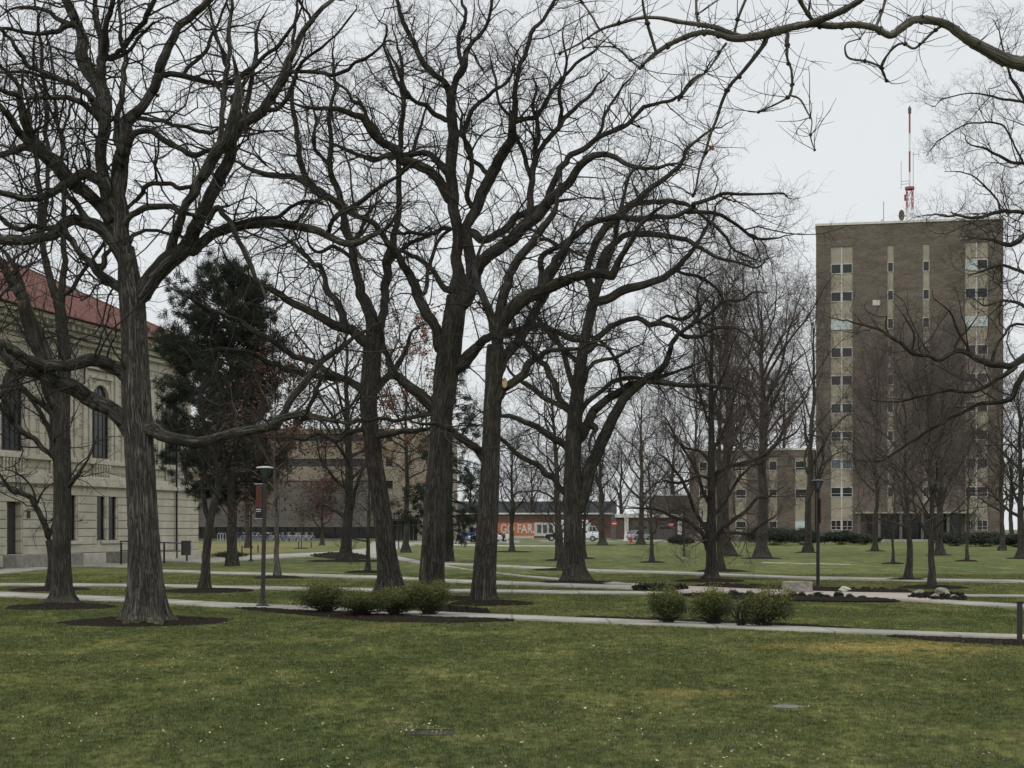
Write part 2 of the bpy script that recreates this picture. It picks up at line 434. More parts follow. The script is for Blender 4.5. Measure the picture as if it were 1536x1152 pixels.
def grow(rng, pos, tan, rad, L, ang, up, gnarl, K, tip=.25, az=None, flat=1.0):
    n = len(pos)
    rv = norm(rng.normal(size=(n, 3)))
    pr = norm(rv - tan * np.sum(rv * tan, -1, keepdims=True))
    a = ang[:, None]
    d = norm(np.cos(a) * tan + np.sin(a) * pr)
    P = np.empty((n, K, 3)); P[:, 0] = pos
    step = (L / (K - 1))[:, None]
    bend = rng.normal(size=(n, 3)) * gnarl * .35
    for k in range(1, K):
        d = norm(d + rng.normal(size=(n, 3)) * gnarl * np.where(rng.random((n, 1)) < .3, 1.9, .55) + bend + np.array([0, 0, up]))
        P[:, k] = P[:, k-1] + d * step
    s = np.linspace(0, 1, K)[None, :]
    Rr = rad[:, None] * (1 - (1 - tip) * s)
    return P, Rr

def children(rng, P, Rr, per_m, t0=.12, tmax=1.0):
    """pick points on polylines (N,K,3); expected per_m per metre"""
    Nn, K, _ = P.shape
    seg = np.linalg.norm(np.diff(P, axis=1), axis=-1).sum(1)
    cnt = np.floor(seg * per_m * (tmax - t0) + rng.random(Nn)).astype(int)
    idx = np.repeat(np.arange(Nn), cnt)
    if len(idx) == 0: return None
    t = t0 + (tmax - t0) * rng.random(len(idx)) ** .85
    x = t * (K - 1); k = np.minimum(x.astype(int), K - 2); f = (x - k)[:, None]
    p = P[idx, k] * (1 - f) + P[idx, k + 1] * f
    tn = norm(P[idx, k + 1] - P[idx, k])
    r = Rr[idx, k] * (1 - f[:, 0]) + Rr[idx, k + 1] * f[:, 0]
    return p, tn, r, t

def catmull(A, m):
    """A (n,d) control rows -> m samples"""
    A = np.asarray(A, float); n = len(A)
    A2 = np.vstack([2*A[0]-A[1], A, 2*A[-1]-A[-2]])
    u = np.linspace(0, n - 1, m); i = np.minimum(u.astype(int), n - 2); f = (u - i)[:, None]
    p0, p1, p2, p3 = A2[i], A2[i+1], A2[i+2], A2[i+3]
    return .5*((2*p1) + (-p0+p2)*f + (2*p0-5*p1+4*p2-p3)*f*f + (-p0+3*p1-3*p2+p3)*f**3)

def twigs(rng, parents, dens=1.0, up=.05, fine=1.0, rmin=.0035, glen=1.0, per=(3.2, 4.2, 5.5), gn=.3, lv=3, up2=None):
    """three generations from a list of (P (1,K,3), R (1,K)) -> (medium blocks, fine blocks, tips)"""
    med, fin = [], []
    pos, tan, rad = [], [], []
    for P, Rr in parents:
        c = children(rng, P, Rr, per[0] * dens, .12)
        if c is None: continue
        p, tn, r, t = c
        keep = (r < .14) | (rng.random(len(r)) < .12)
        pos.append(p[keep]); tan.append(tn[keep]); rad.append(r[keep])
    pos = np.concatenate(pos); tan = np.concatenate(tan); rad = np.concatenate(rad)
    n = len(pos)
    r1 = np.clip(rad * rng.uniform(.22, .55, n), rmin*1.5, .021)
    L1 = glen * (r1 * 85 + .45) * rng.uniform(.6, 1.25, n)
    P1, R1 = grow(rng, pos, tan, r1, L1, R(1) * rng.uniform(35, 80, n), up, gn, 9)
    med.append(tubes(P1, R1, 5))
    c = children(rng, P1, R1, per[1] * dens, .1)
    p, tn, r, t = c; n = len(p)
    r2 = np.clip(r * rng.uniform(.35, .65, n), rmin*1.05, .0075)
    L2 = glen * (r2 * 78 + .22) * rng.uniform(.6, 1.3, n)
    P2, R2 = grow(rng, p, tn, r2, L2, R(1) * rng.uniform(30, 70, n), up*1.2, gn, 6)
    fin.append(tubes(P2, R2, 3))
    tips = P2[:, -1]
    if lv >= 3:
        c = children(rng, P2, R2, per[2] * dens * fine, .1)
        p, tn, r, t = c; n = len(p)
        r3 = np.clip(r * .6, rmin*.65, .0042)
        L3 = glen * rng.uniform(.12, .38, n)
        P3, R3 = grow(rng, p, tn, r3, L3, R(1) * rng.uniform(25, 65, n), up*1.2, gn*.9, 4)
        fin.append(tubes(P3, R3, 3))
        tips = P3[:, -1]
    return med, fin, tips

def leaf_cloud(rng, C, size, flat=False, aspect=.6):
    """quads at centres C with random orientation"""
    n = len(C)
    a = norm(rng.normal(size=(n, 3)))
    if flat: a[:, 2] *= .25; a = norm(a)
    b = rng.normal(size=(n, 3));
    if flat: b[:, 2] *= .4
    b = norm(b - a * np.sum(a*b, -1, keepdims=True))
    s = (size * rng.uniform(.6, 1.4, n))[:, None]
    V = np.stack([C - a*s*.5, C + b*s*.5*aspect + a*s*.05, C + a*s*.5, C - b*s*.5*aspect + a*s*.05], 1).reshape(-1, 3)
    Q = np.arange(n*4).reshape(-1, 4)
    return V, Q

def flare_mod(rng, K, n, amp, hz, lobes=5):
    """root flare and ridges for a trunk: (1,K,n)"""
    th = np.arange(n) * 2*np.pi/n
    ph = rng.uniform(0, 6.28, 4)
    lob = .5 + .5*np.cos(lobes*th + ph[0] + .5*np.sin(2*th + ph[1]))
    e = np.exp(-hz / .3)[:, None]
    base = 1 + amp * e * (.15 + 1.25*lob[None, :]**1.8) + amp*.25*np.exp(-hz/.8)[:, None]*lob[None, :]
    rid = 1 + .025*np.sin(9*th + ph[2])[None, :] + .02*np.sin(15*th + ph[3] + hz[:, None]*1.3)
    rid = rid + rng.normal(size=(K, n)) * .008
    return (base * rid)[None]

TREES = []
def mulch_bed(px, py, hw, seed, depth=None, label=None, rise=.07, col='mulch'):
    """slightly mounded round bed of shredded bark"""
    rng = np.random.default_rng(seed)
    c = G(px, py); rx = hw * c[1] / F; ry = rx if depth is None else depth
    n, m = 96, 12
    th = np.arange(n)*2*np.pi/n
    edge = 1 + .035*np.sin(3*th+rng.uniform(0, 6)) + .03*np.sin(7*th+rng.uniform(0, 6)) + rng.normal(size=n)*.024
    V = [(0, 0, rise)]
    for k in range(1, m+1):
        s = k/m
        zz = rise*(1-s**2)**.8 + (.012 if k < m else -.01)
        for j in range(n):
            V.append((rx*s*edge[j]*math.cos(th[j]), ry*s*edge[j]*math.sin(th[j]), zz + (rng.normal()*.008 if k < m else 0)))
    V = np.array(V) + c
    T = [(0, 1+j, 1+(j+1) % n) for j in range(n)]
    Q = []
    for k in range(m-1):
        for j in range(n):
            a = 1+k*n+j; b = 1+k*n+(j+1) % n
            Q.append((a, a+n, b+n, b))
    me = mesh_np('mulch_bed', V, Q, T, smooth=True)
    o = link('mulch_bed', me, M[col]); tag(o, kind='structure')
    BEDS.append((c[0], c[1], rx, ry))
    return o
BEDS = []

def traced(name, label, base_y, trunk, limbs, seed, bk='oak_bark', group='large bare trees on the lawn', dens=1.0, up=.05,
           rmin=.0035, glen=1.0, flare=.55, per=(4.8, 7.4, 8.5), fine=1.0, cut=(), tw='twig', mulch=None, cat='tree', depth=None, gn=.36, lbk='limb_bark'):
    rng = np.random.default_rng(seed)
    trunk = [v for t in trunk for v in t]; limbs = [(a, [v for t in b for v in t]) for a, b in limbs]
    Y0 = depth if depth else GY(base_y)
    base = W(trunk[0], trunk[1], Y0); base[2] = 0 if depth is None else base[2]
    root = empty(name, tuple(base), 0, label, cat, group)
    lines = []                       # (px,py,Y) samples
    def realise(dat, y0, dz, wob, step=6.0):
        A = np.array(dat, float).reshape(-1, 3)
        # carry a limb that leaves the frame on to its own end
        e = A[-1]; d = A[-1, :2] - A[-2, :2]; d = d / (np.linalg.norm(d)+1e-6)
        if (e[1] < 6 or e[0] < 4 or e[0] > 1532) and e[2] > 2.5:
            ln = e[2] * 16
            A = np.vstack([A, [e[0]+d[0]*ln*.5, e[1]+d[1]*ln*.5 - ln*.05, e[2]*.6], [e[0]+d[0]*ln, e[1]+d[1]*ln - ln*.12, e[2]*.2]])
        elif e[2] > 1.6 and dz != 0.0:
            an = rng.normal()*.35; d = np.array([d[0]*math.cos(an)-d[1]*math.sin(an), d[0]*math.sin(an)+d[1]*math.cos(an)])
            ln = e[2]*7+10; q1 = e[:2]+d*ln*.5; q2 = q1+(d+rng.normal(size=2)*.35-np.array([0, .12]))*ln*.55
            A = np.vstack([A, [q1[0], q1[1], e[2]*.6], [q2[0], q2[1], 1.0]])
        plen = np.linalg.norm(np.diff(A[:, :2], axis=0), axis=1).sum()
        m = max(6, int(plen/step))
        C = catmull(A, m)
        s = np.linspace(0, 1, m)
        nz = np.cumsum(rng.normal(size=m)); nz -= np.linspace(nz[0], nz[-1], m); nz = nz*np.minimum(1, s*4)
        Y = y0 + dz*s**1.7 + nz*.03*(abs(dz)**.5+.2)
        w = np.clip(C[:, 2], .8, None)
        wv = np.cumsum(rng.normal(size=(m, 2)), 0); wv -= np.linspace(0, 1, m)[:, None]*wv[-1]
        C[:, :2] += wv*wob*np.minimum(1, w/6)[:, None]
        if dz != 0:
            wm = float(np.median(A[:, 2])); nk = max(3, int(plen/max(11, 1.7*wm)))
            kk = rng.normal(size=(nk, 2))*(.75+.055*wm); kk[0] = 0
            C[:, :2] += np.stack([np.interp(np.linspace(0, nk-1, m), np.arange(nk), kk[:, q]) for q in (0, 1)], -1)
        X = (C[:, 0]-CX)*Y/F; Z = CH-(C[:, 1]-HY)*Y/F
        P = np.stack([X, Y, Z], -1) - base
        Rr = w/2*Y/F
        return C, Y, P, Rr
    # trunk
    C, Y, P, Rr = realise(trunk, Y0, 0.0, .12)
    hz = P[:, 2]
    if depth is None:
        P = np.vstack([P[0]+np.array([0, 0, -.15]), P]); Rr = np.concatenate([Rr[:1], Rr]); hz = P[:, 2]
    mod = flare_mod(rng, len(P), 28, flare, np.maximum(hz, 0)) if depth is None else None
    if mod is not None:
        big = trunk[2]/2*Y0/F
        # the traced base width already holds part of the flare
        e = np.exp(-np.maximum(hz, 0)/.28)
        Rr = Rr/(1+.12*e)
    V, Q, B = tubes(P[None], Rr[None], 28, mod)
    t = link('trunk', mesh_np('trunk', V, Q, attr=B, smooth=True), M[bk], root)
    lines.append((C, Y)); parents = [(P[None][:, len(P)//2:], Rr[None][:, len(P)//2:])]
    big_l, small_l = [], []
    for it in limbs:
        dz, dat = it[0], it[1]
        A = np.array(dat[:2], float)
        best = None
        for Cc, Yy in lines:
            dd = np.hypot(Cc[:, 0]-A[0], Cc[:, 1]-A[1]); k = int(dd.argmin())
            if best is None or dd[k] < best[0]: best = (dd[k], Yy[k], Cc[k])
        # start on the parent's axis
        dat2 = [best[2][0], best[2][1], max(dat[2], min(best[2][2]*.8, dat[2]*1.35))] + list(dat) if best[0] > 2 else list(dat)
        C, Y, P, Rr = realise(dat2, best[1], dz, .6)
        pr_ = best[2][2]/2*best[1]/F; dl = np.linalg.norm(P-P[0], axis=1)
        Rr = np.minimum(Rr, pr_*(.5+.5*np.clip(dl/max(pr_*1.3, 1e-3), 0, 1)) + Rr*np.clip(dl/max(pr_*1.6, 1e-3)-.6, 0, 1))
        lines.append((C, Y)); parents.append((P[None], Rr[None]))
        n = 14 if Rr[0] > .06 else (10 if Rr[0] > .03 else 7)
        nq = max(2, len(P)//5); rk = rng.normal(size=(nq, n))*.045
        md = 1 + np.stack([np.interp(np.linspace(0, nq-1, len(P)), np.arange(nq), rk[:, q]) for q in range(n)], -1)[None]
        blk = tubes(P[None], Rr[None], n, md)
        (big_l if Rr[0] > .055 else small_l).append(blk)
    for blk in big_l:
        V, Q, B = blk
        link('limb', mesh_np('limb', V, Q, attr=B, smooth=True), M[bk], root)
    for V, Q, B in small_l:
        link('branch', mesh_np('branch', V, Q, attr=B, smooth=True), M[lbk or bk], root)
    med, fin, tips = twigs(rng, parents[1:] if len(parents) > 1 else parents, dens, up, fine, rmin, glen, per, gn)
    V, Q, B = merge(med + fin)
    cr = link('crown', mesh_np('crown', V, Q, smooth=False), M[tw], root)
    for cx, cy, cw, chh, dy in cut:
        k = min(((np.hypot(Cc[:, 0]-cx, Cc[:, 1]-cy).min(), Yy[int(np.hypot(Cc[:, 0]-cx, Cc[:, 1]-cy).argmin())]) for Cc, Yy in lines))
        c = W(cx, cy, k[1]-dy) - base
        mb = MB(); n = 14
        vs = [(c[0]+cw/2*k[1]/F*math.cos(a*6.283/n), c[1]-.01+.02*math.sin(a), c[2]+chh/2*k[1]/F*math.sin(a*6.283/n)) for a in range(n)]
        vb = [(x, y+.25, z) for x, y, z in vs]
        mb.add(vs+vb, [tuple(range(n))]+[(i, (i+1) % n, n+(i+1) % n, n+i) for i in range(n)])
        mb.build('pruning_scar', M['cut_wood'], root)
    if mulch: mulch_bed(mulch[0], mulch[1], mulch[2], seed+7)
    TREES.append(root)
    return root

def ptree(name, label, px, by, w, topy, sp, seed, group='bare trees farther back', style='oak', bk='dark_bark', tw='twig', dens=1.0,
          mulch=None, leaves=None, lean=0.0, nl=16, t0=.22, rmin=.006, up=.06, per=(3.0, 3.2, 4.5), cat='tree', depth=None, limbang=(62, 25), glen=1.0):
    rng = np.random.default_rng(seed)
    Y = depth or GY(by); sc = Y/F
    H = (by-topy)*sc; Sx = sp*sc; r0 = w/2*sc
    base = np.array([(px-CX)*sc, Y, 0.0])
    root = empty(name, tuple(base), 0, label, cat, group)
    K = 22
    s = np.linspace(0, 1, K)
    P = np.zeros((K, 3)); P[:, 2] = s*H*.93 - .12*(s == 0)
    wob = np.cumsum(rng.normal(size=(K, 2)), 0)*H*.0035
    P[:, :2] += wob; P[:, 0] += lean*sc*s
    Rr = r0*(1-s*.93)**.85*(1+.35*np.exp(-s*H/.3)); Rr[-1] = .01
    Rr = np.maximum(Rr, .012)
    mod = flare_mod(rng, K, 14, .4, np.maximum(P[:, 2], 0))
    V, Q, B = tubes(P[None], Rr[None], 14, mod)
    link('trunk', mesh_np('trunk', V, Q, attr=B, smooth=True), M[bk], root)
    # limbs
    t = t0 + (.95-t0)*(np.arange(nl)+rng.random(nl)*.7)/nl
    x = t*(K-1); k = np.minimum(x.astype(int), K-2); f = (x-k)[:, None]
    p = P[k]*(1-f)+P[k+1]*f; rr = Rr[k]
    tt = (t-t0)/(1-t0)
    if style == 'cone': prof = (1-tt)**.8*1.15 + .06
    elif style == 'vase': prof = .95 + .3*tt - .75*tt**2
    else: prof = np.sqrt(np.clip(1-(tt-.25)**2/.62, .05, 1))*1.05
    az = np.arange(nl)*2.4 + rng.uniform(0, 6.28)
    ang = R(1)*(limbang[0]+(limbang[1]-limbang[0])*tt + rng.normal(size=nl)*6)
    d = np.stack([np.cos(az)*np.sin(ang), np.sin(az)*np.sin(ang), np.cos(ang)], -1)
    Lm = Sx*prof*rng.uniform(.8, 1.15, nl)/np.maximum(np.sin(ang), .45)
    Lm = np.minimum(Lm, (H*1.02-p[:, 2])*1.5+.4)
    rl = np.clip(rr*rng.uniform(.4, .62, nl), .02, None)
    KL = 12; PL = np.empty((nl, KL, 3)); PL[:, 0] = p; dd = d
    bend = rng.normal(size=(nl, 3))*.06
    for q in range(1, KL):
        dd = norm(dd + rng.normal(size=(nl, 3))*.13 + bend + np.array([0, 0, up]))
        PL[:, q] = PL[:, q-1]+dd*(Lm/(KL-1))[:, None]
    RL = rl[:, None]*(1-.86*np.linspace(0, 1, KL)[None])
    blocks = [tubes(PL, RL, 7)]
    # second order heavy branches
    c = children(rng, PL, RL, .9 if H > 6 else 1.6, .15)
    p2, tn, r2, _ = c; n2 = len(p2)
    rb = np.clip(r2*rng.uniform(.4, .7, n2), .012, .06)
    P2, R2 = grow(rng, p2, tn, rb, (rb*48+.5)*rng.uniform(.7, 1.3, n2), R(1)*rng.uniform(25, 60, n2), up, .2, 9)
    blocks.append(tubes(P2, R2, 5))
    V, Q, B = merge(blocks)
    link('limbs', mesh_np('limbs', V, Q, attr=B, smooth=True), M[bk], root)
    par = [(PL, RL), (P2, R2)]
    med, fin, tips = twigs(rng, par, dens, up, 1.0, rmin, glen, per)
    V, Q, B = merge(med+fin)
    link('crown', mesh_np('crown', V, Q), M[tw], root)
    if leaves:
        frac, size, lm = leaves
        nz = np.sin(tips[:, 0]*1.7+seed)+np.sin(tips[:, 2]*2.1+seed*2)+np.sin(tips[:, 1]*1.9)
        keep = (rng.random(len(tips)) < frac*(nz > .1)+frac*.15)
        C = tips[keep]; C = np.repeat(C, 5, 0)+rng.normal(size=(len(C)*5, 3))*.14
        V, Q = leaf_cloud(rng, C, size)
        link('foliage', mesh_np('foliage', V, Q), M[lm], root)
    if mulch: mulch_bed(px, mulch[1] if len(mulch) > 1 else by+1, mulch[0], seed+3)
    TREES.append(root)
    return root

def conifer(name, label, px, by, w, topy, prof, seed, mat='needle', droop=.0, cat='pine tree', t0=.2, clump=.16, nb=120, ncl=34, depth=None, sprig=3.0, group=None, asym=0.0):
    """prof: list of (t, half width in px)"""
    rng = np.random.default_rng(seed)
    Y = depth or GY(by); sc = Y/F; H = (by-topy)*sc
    base = np.array([(px-CX)*sc, Y, 0.0]); root = empty(name, tuple(base), 0, label, cat, group)
    K = 18; s = np.linspace(0, 1, K); P = np.zeros((K, 3)); P[:, 2] = s*H - .1*(s == 0); P[:, :2] += np.cumsum(rng.normal(size=(K, 2)), 0)*.03
    Rr = np.maximum(w/2*sc*(1-s*.95), .02)
    V, Q, B = tubes(P[None], Rr[None], 14, flare_mod(rng, K, 14, .35, np.maximum(P[:, 2], 0)))
    link('trunk', mesh_np('trunk', V, Q, attr=B, smooth=True), M['dark_bark'], root)
    t = t0+(.99-t0)*np.sort(rng.random(nb)); hw = np.interp(t, [a for a, b in prof], [b for a, b in prof])*sc*rng.uniform(.55, 1.15, nb)
    p = np.stack([np.interp(t, s, P[:, i]) for i in range(3)], -1)
    az = rng.uniform(0, 6.283, nb); hw = hw*(1-asym*np.cos(az)); el = R(1)*(np.where(droop > 0, -8, 12) + 30*t + rng.normal(size=nb)*9)
    d = np.stack([np.cos(az)*np.cos(el), np.sin(az)*np.cos(el), np.sin(el)], -1)
    KB = 8; PB = np.empty((nb, KB, 3)); PB[:, 0] = p
    for k in range(1, KB):
        d = norm(d+rng.normal(size=(nb, 3))*.07+np.array([0, 0, -droop*.12 if k < 5 else .12]))
        PB[:, k] = PB[:, k-1]+d*(hw/(KB-1))[:, None]
    RB = (.012+hw*.012)[:, None]*(1-.8*np.linspace(0, 1, KB)[None])
    c = children(rng, PB, RB, sprig, .2); p2, tn, r2, _ = c; n2 = len(p2)
    P2, R2 = grow(rng, p2, tn, np.full(n2, .009), rng.uniform(.3, .9, n2), R(1)*rng.uniform(30, 60, n2), -.12*droop+.04, .12, 5)
    V, Q, B = merge([tubes(PB, RB, 5), tubes(P2, R2, 3)])
    link('limbs', mesh_np('limbs', V, Q, attr=B), M['dark_bark'], root)
    # needle tufts along the sprigs
    c = children(rng, P2, R2, 5.0, .35); C1, T1 = c[0], c[1]
    c = children(rng, PB, RB, 2.5, .5); C1 = np.vstack([C1, c[0]]); T1 = np.vstack([T1, c[1]])
    m = len(C1); C = np.repeat(C1, ncl, 0); T = np.repeat(T1, ncl, 0)
    dirn = norm(T*.9+rng.normal(size=C.shape)*.75+(np.array([0, 0, -.55]) if droop > 0 else np.array([0, 0, .25])))
    C = C+rng.normal(size=C.shape)*clump*.3
    Ln = (clump*rng.uniform(.6, 1.3, len(C)))[:, None]; sd = norm(np.cross(dirn, rng.normal(size=C.shape)))*.013
    Vn = np.stack([C-sd, C+sd, C+dirn*Ln], 1).reshape(-1, 3)
    link('foliage', mesh_np('foliage', Vn, None, np.arange(len(Vn)).reshape(-1, 3)), M[mat], root)
    return root
# ------------------------------------------------------------------ the big oaks (centre lines of limbs: x, y, thickness in photo pixels; first number = metres the limb reaches away / towards)
A_l = [
 (-1.0, [(190,380,27),(181,345,27),(177,305,26),(179,262,25),(182,240,25),(184,215,22),(187,190,20),(190,178,17),(205,160,15),(222,135,15),(232,115,15),(238,95,15),(250,70,13),(270,42,12),(290,22,11),(312,0,10)]),
 (1.2, [(177,325,22),(166,303,21),(157,278,18),(150,250,17),(151,215,17),(154,190,19),(153,165,22),(149,140,23),(143,120,22),(133,105,22),(121,83,20),(119,62,18),(117,42,14),(111,20,14),(100,0,13)]),
 (.6, [(149,125,18),(151,104,15),(151,83,12),(148,52,9),(144,21,8),(142,0,7)]),
 (-.6, [(151,95,11),(157,69,10),(160,42,9),(167,17,8),(169,0,8)]),
 (1.4, [(180,225,13),(176,200,11),(178,165,9),(181,130,9),(184,95,8),(179,60,6),(177,0,5)]),
 (-.8, [(152,92,8),(165,88,7),(175,82,7),(190,68,8),(205,50,8),(220,28,8),(233,0,7)]),
 (-.3, [(158,88,6),(172,88,6),(186,78,6),(200,62,5),(214,45,5)]),
 (-1.5, [(176,340,22),(165,328,20),(150,312,19),(130,295,19),(110,278,20),(95,262,22),(80,245,22),(65,230,21),(52,215,19),(48,200,14),(40,185,14),(33,162,12),(31,145,10),(15,140,7),(0,131,6)]),
 (1, [(68,232,14),(55,224,13),(40,221,12),(18,227,10),(-10,235,9)]),
 (-1, [(58,222,14),(44,208,12),(28,193,12),(14,172,10),(0,155,7)]),
 (-.6, [(31,146,8),(24,128,7),(10,108,6),(0,98,5)]),
 (-1.4, [(152,172,12),(140,152,11),(125,138,9),(105,128,8),(88,122,8),(70,112,8),(55,105,7),(40,95,7),(30,80,7),(20,65,6),(8,50,5),(0,42,5)]),
 (-.6, [(150,182,10),(146,176,10),(130,158,9),(115,149,9),(100,144,8),(82,144,8)]),
 (.5, [(90,122,6),(60,112,5),(35,108,5),(0,110,4)]),
 (-1.2, [(118,40,10),(108,37,9),(95,42,8),(80,50,8),(60,50,6),(35,47,6),(8,42,5),(-10,38,4)]),
 (.9, [(112,40,9),(90,30,7),(75,20,6),(55,10,5),(20,14,4)]),
 (-1.8, [(178,318,20),(166,300,19),(156,275,17),(145,268,17),(135,262,16),(120,265,15),(105,275,14),(88,285,12),(65,293,11),(45,295,11),(25,290,10),(0,285,9),(-20,283,8)]),
 (-1.6, [(190,395,24),(175,368,22),(160,350,21),(140,338,19),(120,333,17),(105,333,17),(92,340,16),(82,355,16),(70,360,14),(50,361,14),(25,364,14),(0,364,13),(-25,362,12)]),
 (.8, [(88,345,8),(70,341,8),(50,340,8),(30,341,8),(12,335,8),(0,325,7)]),
 (.6, [(128,328,11),(118,313,10),(108,300,9),(100,288,7)]),
 (-.9, [(188,438,16),(168,427,15),(150,412,14),(140,402,12),(130,390,10),(118,378,9),(108,362,9),(100,350,9)]),
 (.3, [(148,408,10),(155,390,9),(158,378,8),(164,370,5)]),
 (-1.0, [(203,450,34),(220,425,29),(238,410,28),(255,395,28),(272,382,26),(285,372,24),(293,358,21),(298,340,20),(308,320,18),(322,290,20),(335,265,20),(348,240,17),(352,215,18),(357,200,20),(370,185,18),(385,172,16),(400,155,15),(415,135,14),(425,115,14),(432,95,12),(445,75,10),(455,50,9),(465,32,8),(480,15,7),(495,0,6)]),
 (-1.6, [(250,398,16),(259,372,15),(263,350,14),(270,330,13),(278,305,13),(290,285,14),(302,265,16),(316,242,18),(332,224,20),(345,208,20)]),
 (-1.0, [(372,182,9),(395,168,8),(415,163,7),(428,155,7),(437,140,7),(445,118,6),(450,105,6),(465,85,5),(485,68,4),(505,50,3),(525,25,3)]),
 (.7, [(432,102,7),(438,70,6),(440,40,5),(445,15,4),(447,0,4)]),
 (-.4, [(466,32,5),(458,15,4),(447,0,4)]),
 (-1.3, [(425,112,7),(440,107,6),(455,107,6),(480,107,6),(500,110,6),(520,104,6),(530,95,5),(545,88,5),(565,75,4),(580,62,3)]),
 (.9, [(362,190,9),(366,160,9),(370,140,8),(375,110,7),(380,85,7),(382,65,6),(382,50,5)]),
 (.4, [(360,195,8),(355,165,8),(348,150,7),(352,140,6)]),
 (.9, [(322,238,10),(328,210,9),(330,170,8),(332,140,8),(335,115,8),(338,90,7),(340,60,7),(342,30,6),(347,0,5)]),
 (.6, [(337,100,6),(330,75,5),(322,55,4),(315,25,4),(312,8,4)]),
 (-1.5, [(233,116,10),(243,112,9),(255,110,9),(275,112,9),(295,117,9),(315,122,8),(335,126,8),(350,120,8),(365,108,8),(385,98,7),(400,82,6),(415,68,6),(430,50,5),(445,30,4),(452,10,3)]),
 (.5, [(272,111,6),(290,95,6),(305,78,6),(315,60,5),(325,40,4),(335,15,4),(340,0,3)]),
 (-1.2, [(187,225,12),(196,208,10),(207,200,9),(220,198,9),(235,204,9),(250,215,9),(270,225,8),(290,235,8),(305,228,7),(318,225,6)]),
 (.8, [(192,190,9),(203,183,7),(215,180,7),(235,183,7),(260,188,6),(285,193,6),(305,198,6),(318,198,5)]),
 (-.9, [(184,340,12),(194,328,10),(207,316,10),(222,311,10),(240,310,9),(258,312,8),(275,318,7)]),
 (.8, [(190,370,8),(197,356,7),(207,349,6),(220,346,5),(240,348,5),(262,350,4)]),
 (-1., [(182,325,6),(195,312,5),(207,298,6),(216,285,7),(226,276,7),(240,274,7),(258,275,7),(272,282,7),(288,280,6)]),
 (-2.2, [(290,378,18),(302,366,16),(318,352,15),(335,345,15),(360,338,14),(385,334,14),(410,333,14),(435,336,14),(460,341,13),(485,348,12),(505,358,11),(525,364,11),(545,362,10),(560,353,8),(575,345,7),(590,333,6)]),
 (-1., [(335,345,8),(345,335,6),(370,327,6),(395,325,6),(415,324,6),(430,315,6),(445,306,5),(465,300,5)]),
 (-1.2, [(488,350,8),(495,338,7),(503,325,8),(518,318,8),(540,306,8),(560,290,7),(582,274,6),(602,258,5),(620,244,4)]),
 (-1.4, [(312,330,10),(325,310,8),(335,318,8),(345,332,8),(355,355,8),(367,375,8),(378,400,8),(388,420,6),(395,438,4)]),
 (-2.2, [(200,572,24),(186,560,22),(172,548,21),(150,538,20),(125,540,19),(100,545,18),(80,545,18),(60,545,18),(45,540,16),(25,530,16),(5,517,16),(-20,505,15)]),
 (-.8, [(205,665,24),(190,640,24),(178,624,24),(165,615,23),(145,605,24),(125,592,24),(105,580,24),(85,572,24),(65,562,20),(45,555,20),(25,548,18),(0,528,14),(-20,515,12)]),
 (-2.5, [(214,648,24),(232,646,22),(250,655,18),(275,662,18),(295,665,17),(315,662,16),(332,655,14),(348,650,14),(372,648,14),(395,645,13),(410,640,12),(432,628,11),(455,625,10),(480,628,9),(505,632,6)]),
 (1.0, [(415,640,10),(424,622,10),(433,603,11),(454,580,11),(477,553,10),(498,537,9),(520,520,7),(545,500,5)]),
 (-.6, [(444,630,8),(451,634,7),(460,616,7),(471,597,7),(477,578,6),(490,558,4)]),
]
traced('oak_tree', 'large furrowed oak nearest the limestone hall, its low mossy limbs reaching both ways', 936,
       [(217,937,72),(217,920,58),(217,870,50),(215,800,46),(212,740,44),(208,660,43),(205,600,43),(203,540,41),(201,490,38),(199,455,38),(195,425,35),(192,400,30),(188,372,27)],
       A_l, 11, bk='oak_bark',  mulch=(218,933,124), dens=.66)

B_l = [
 (.8, [(91,470,15),(88,450,15),(82,430,12),(75,405,11),(68,390,10),(64,360,9),(60,320,8),(58,280,8),(57,250,7),(50,215,6),(45,180,5),(38,140,4)]),
 (-.8, [(90,460,14),(93,438,11),(97,415,10),(99,390,9),(98,350,8),(97,310,7),(96,270,6),(96,230,6),(94,205,6),(100,190,4),(108,165,4),(112,140,3)]),
 (.8, [(94,208,5),(86,188,5),(75,170,4),(66,148,4),(55,120,3)]),
 (.6, [(95,215,5),(88,180,5),(86,150,5),(84,120,4),(78,80,4),(70,50,3)]),
 (1.2, [(63,345,8),(68,300,7),(73,250,7),(70,200,7),(67,160,7),(64,120,6),(60,80,5),(55,30,4),(50,0,3)]),
 (-.8, [(95,445,8),(103,437,8),(113,425,7),(128,405,6),(145,380,5),(155,365,5),(165,345,4)]),
 (-1, [(88,628,18),(80,605,17),(68,560,17),(60,530,18),(50,500,18),(38,465,18),(30,445,17),(15,420,14),(0,395,12),(-20,360,10)]),
 (1, [(80,555,10),(72,530,9),(60,500,9),(48,470,9),(38,440,9),(28,410,8),(18,390,7),(5,375,6),(-10,360,5)]),
 (-1, [(88,640,11),(80,622,10),(70,610,9),(55,600,8),(40,588,8),(20,582,9),(5,590,9),(-15,600,8)]),
 (-1, [(90,700,10),(82,686,9),(70,675,8),(55,660,8),(35,645,8),(15,625,8),(0,612,7),(-20,600,6)]),
 (.6, [(88,680,9),(80,662,8),(72,640,8),(62,620,7),(50,605,6)]),
 (-.3, [(98,732,9),(107,724,8),(115,712,7),(121,704,5)]),
]
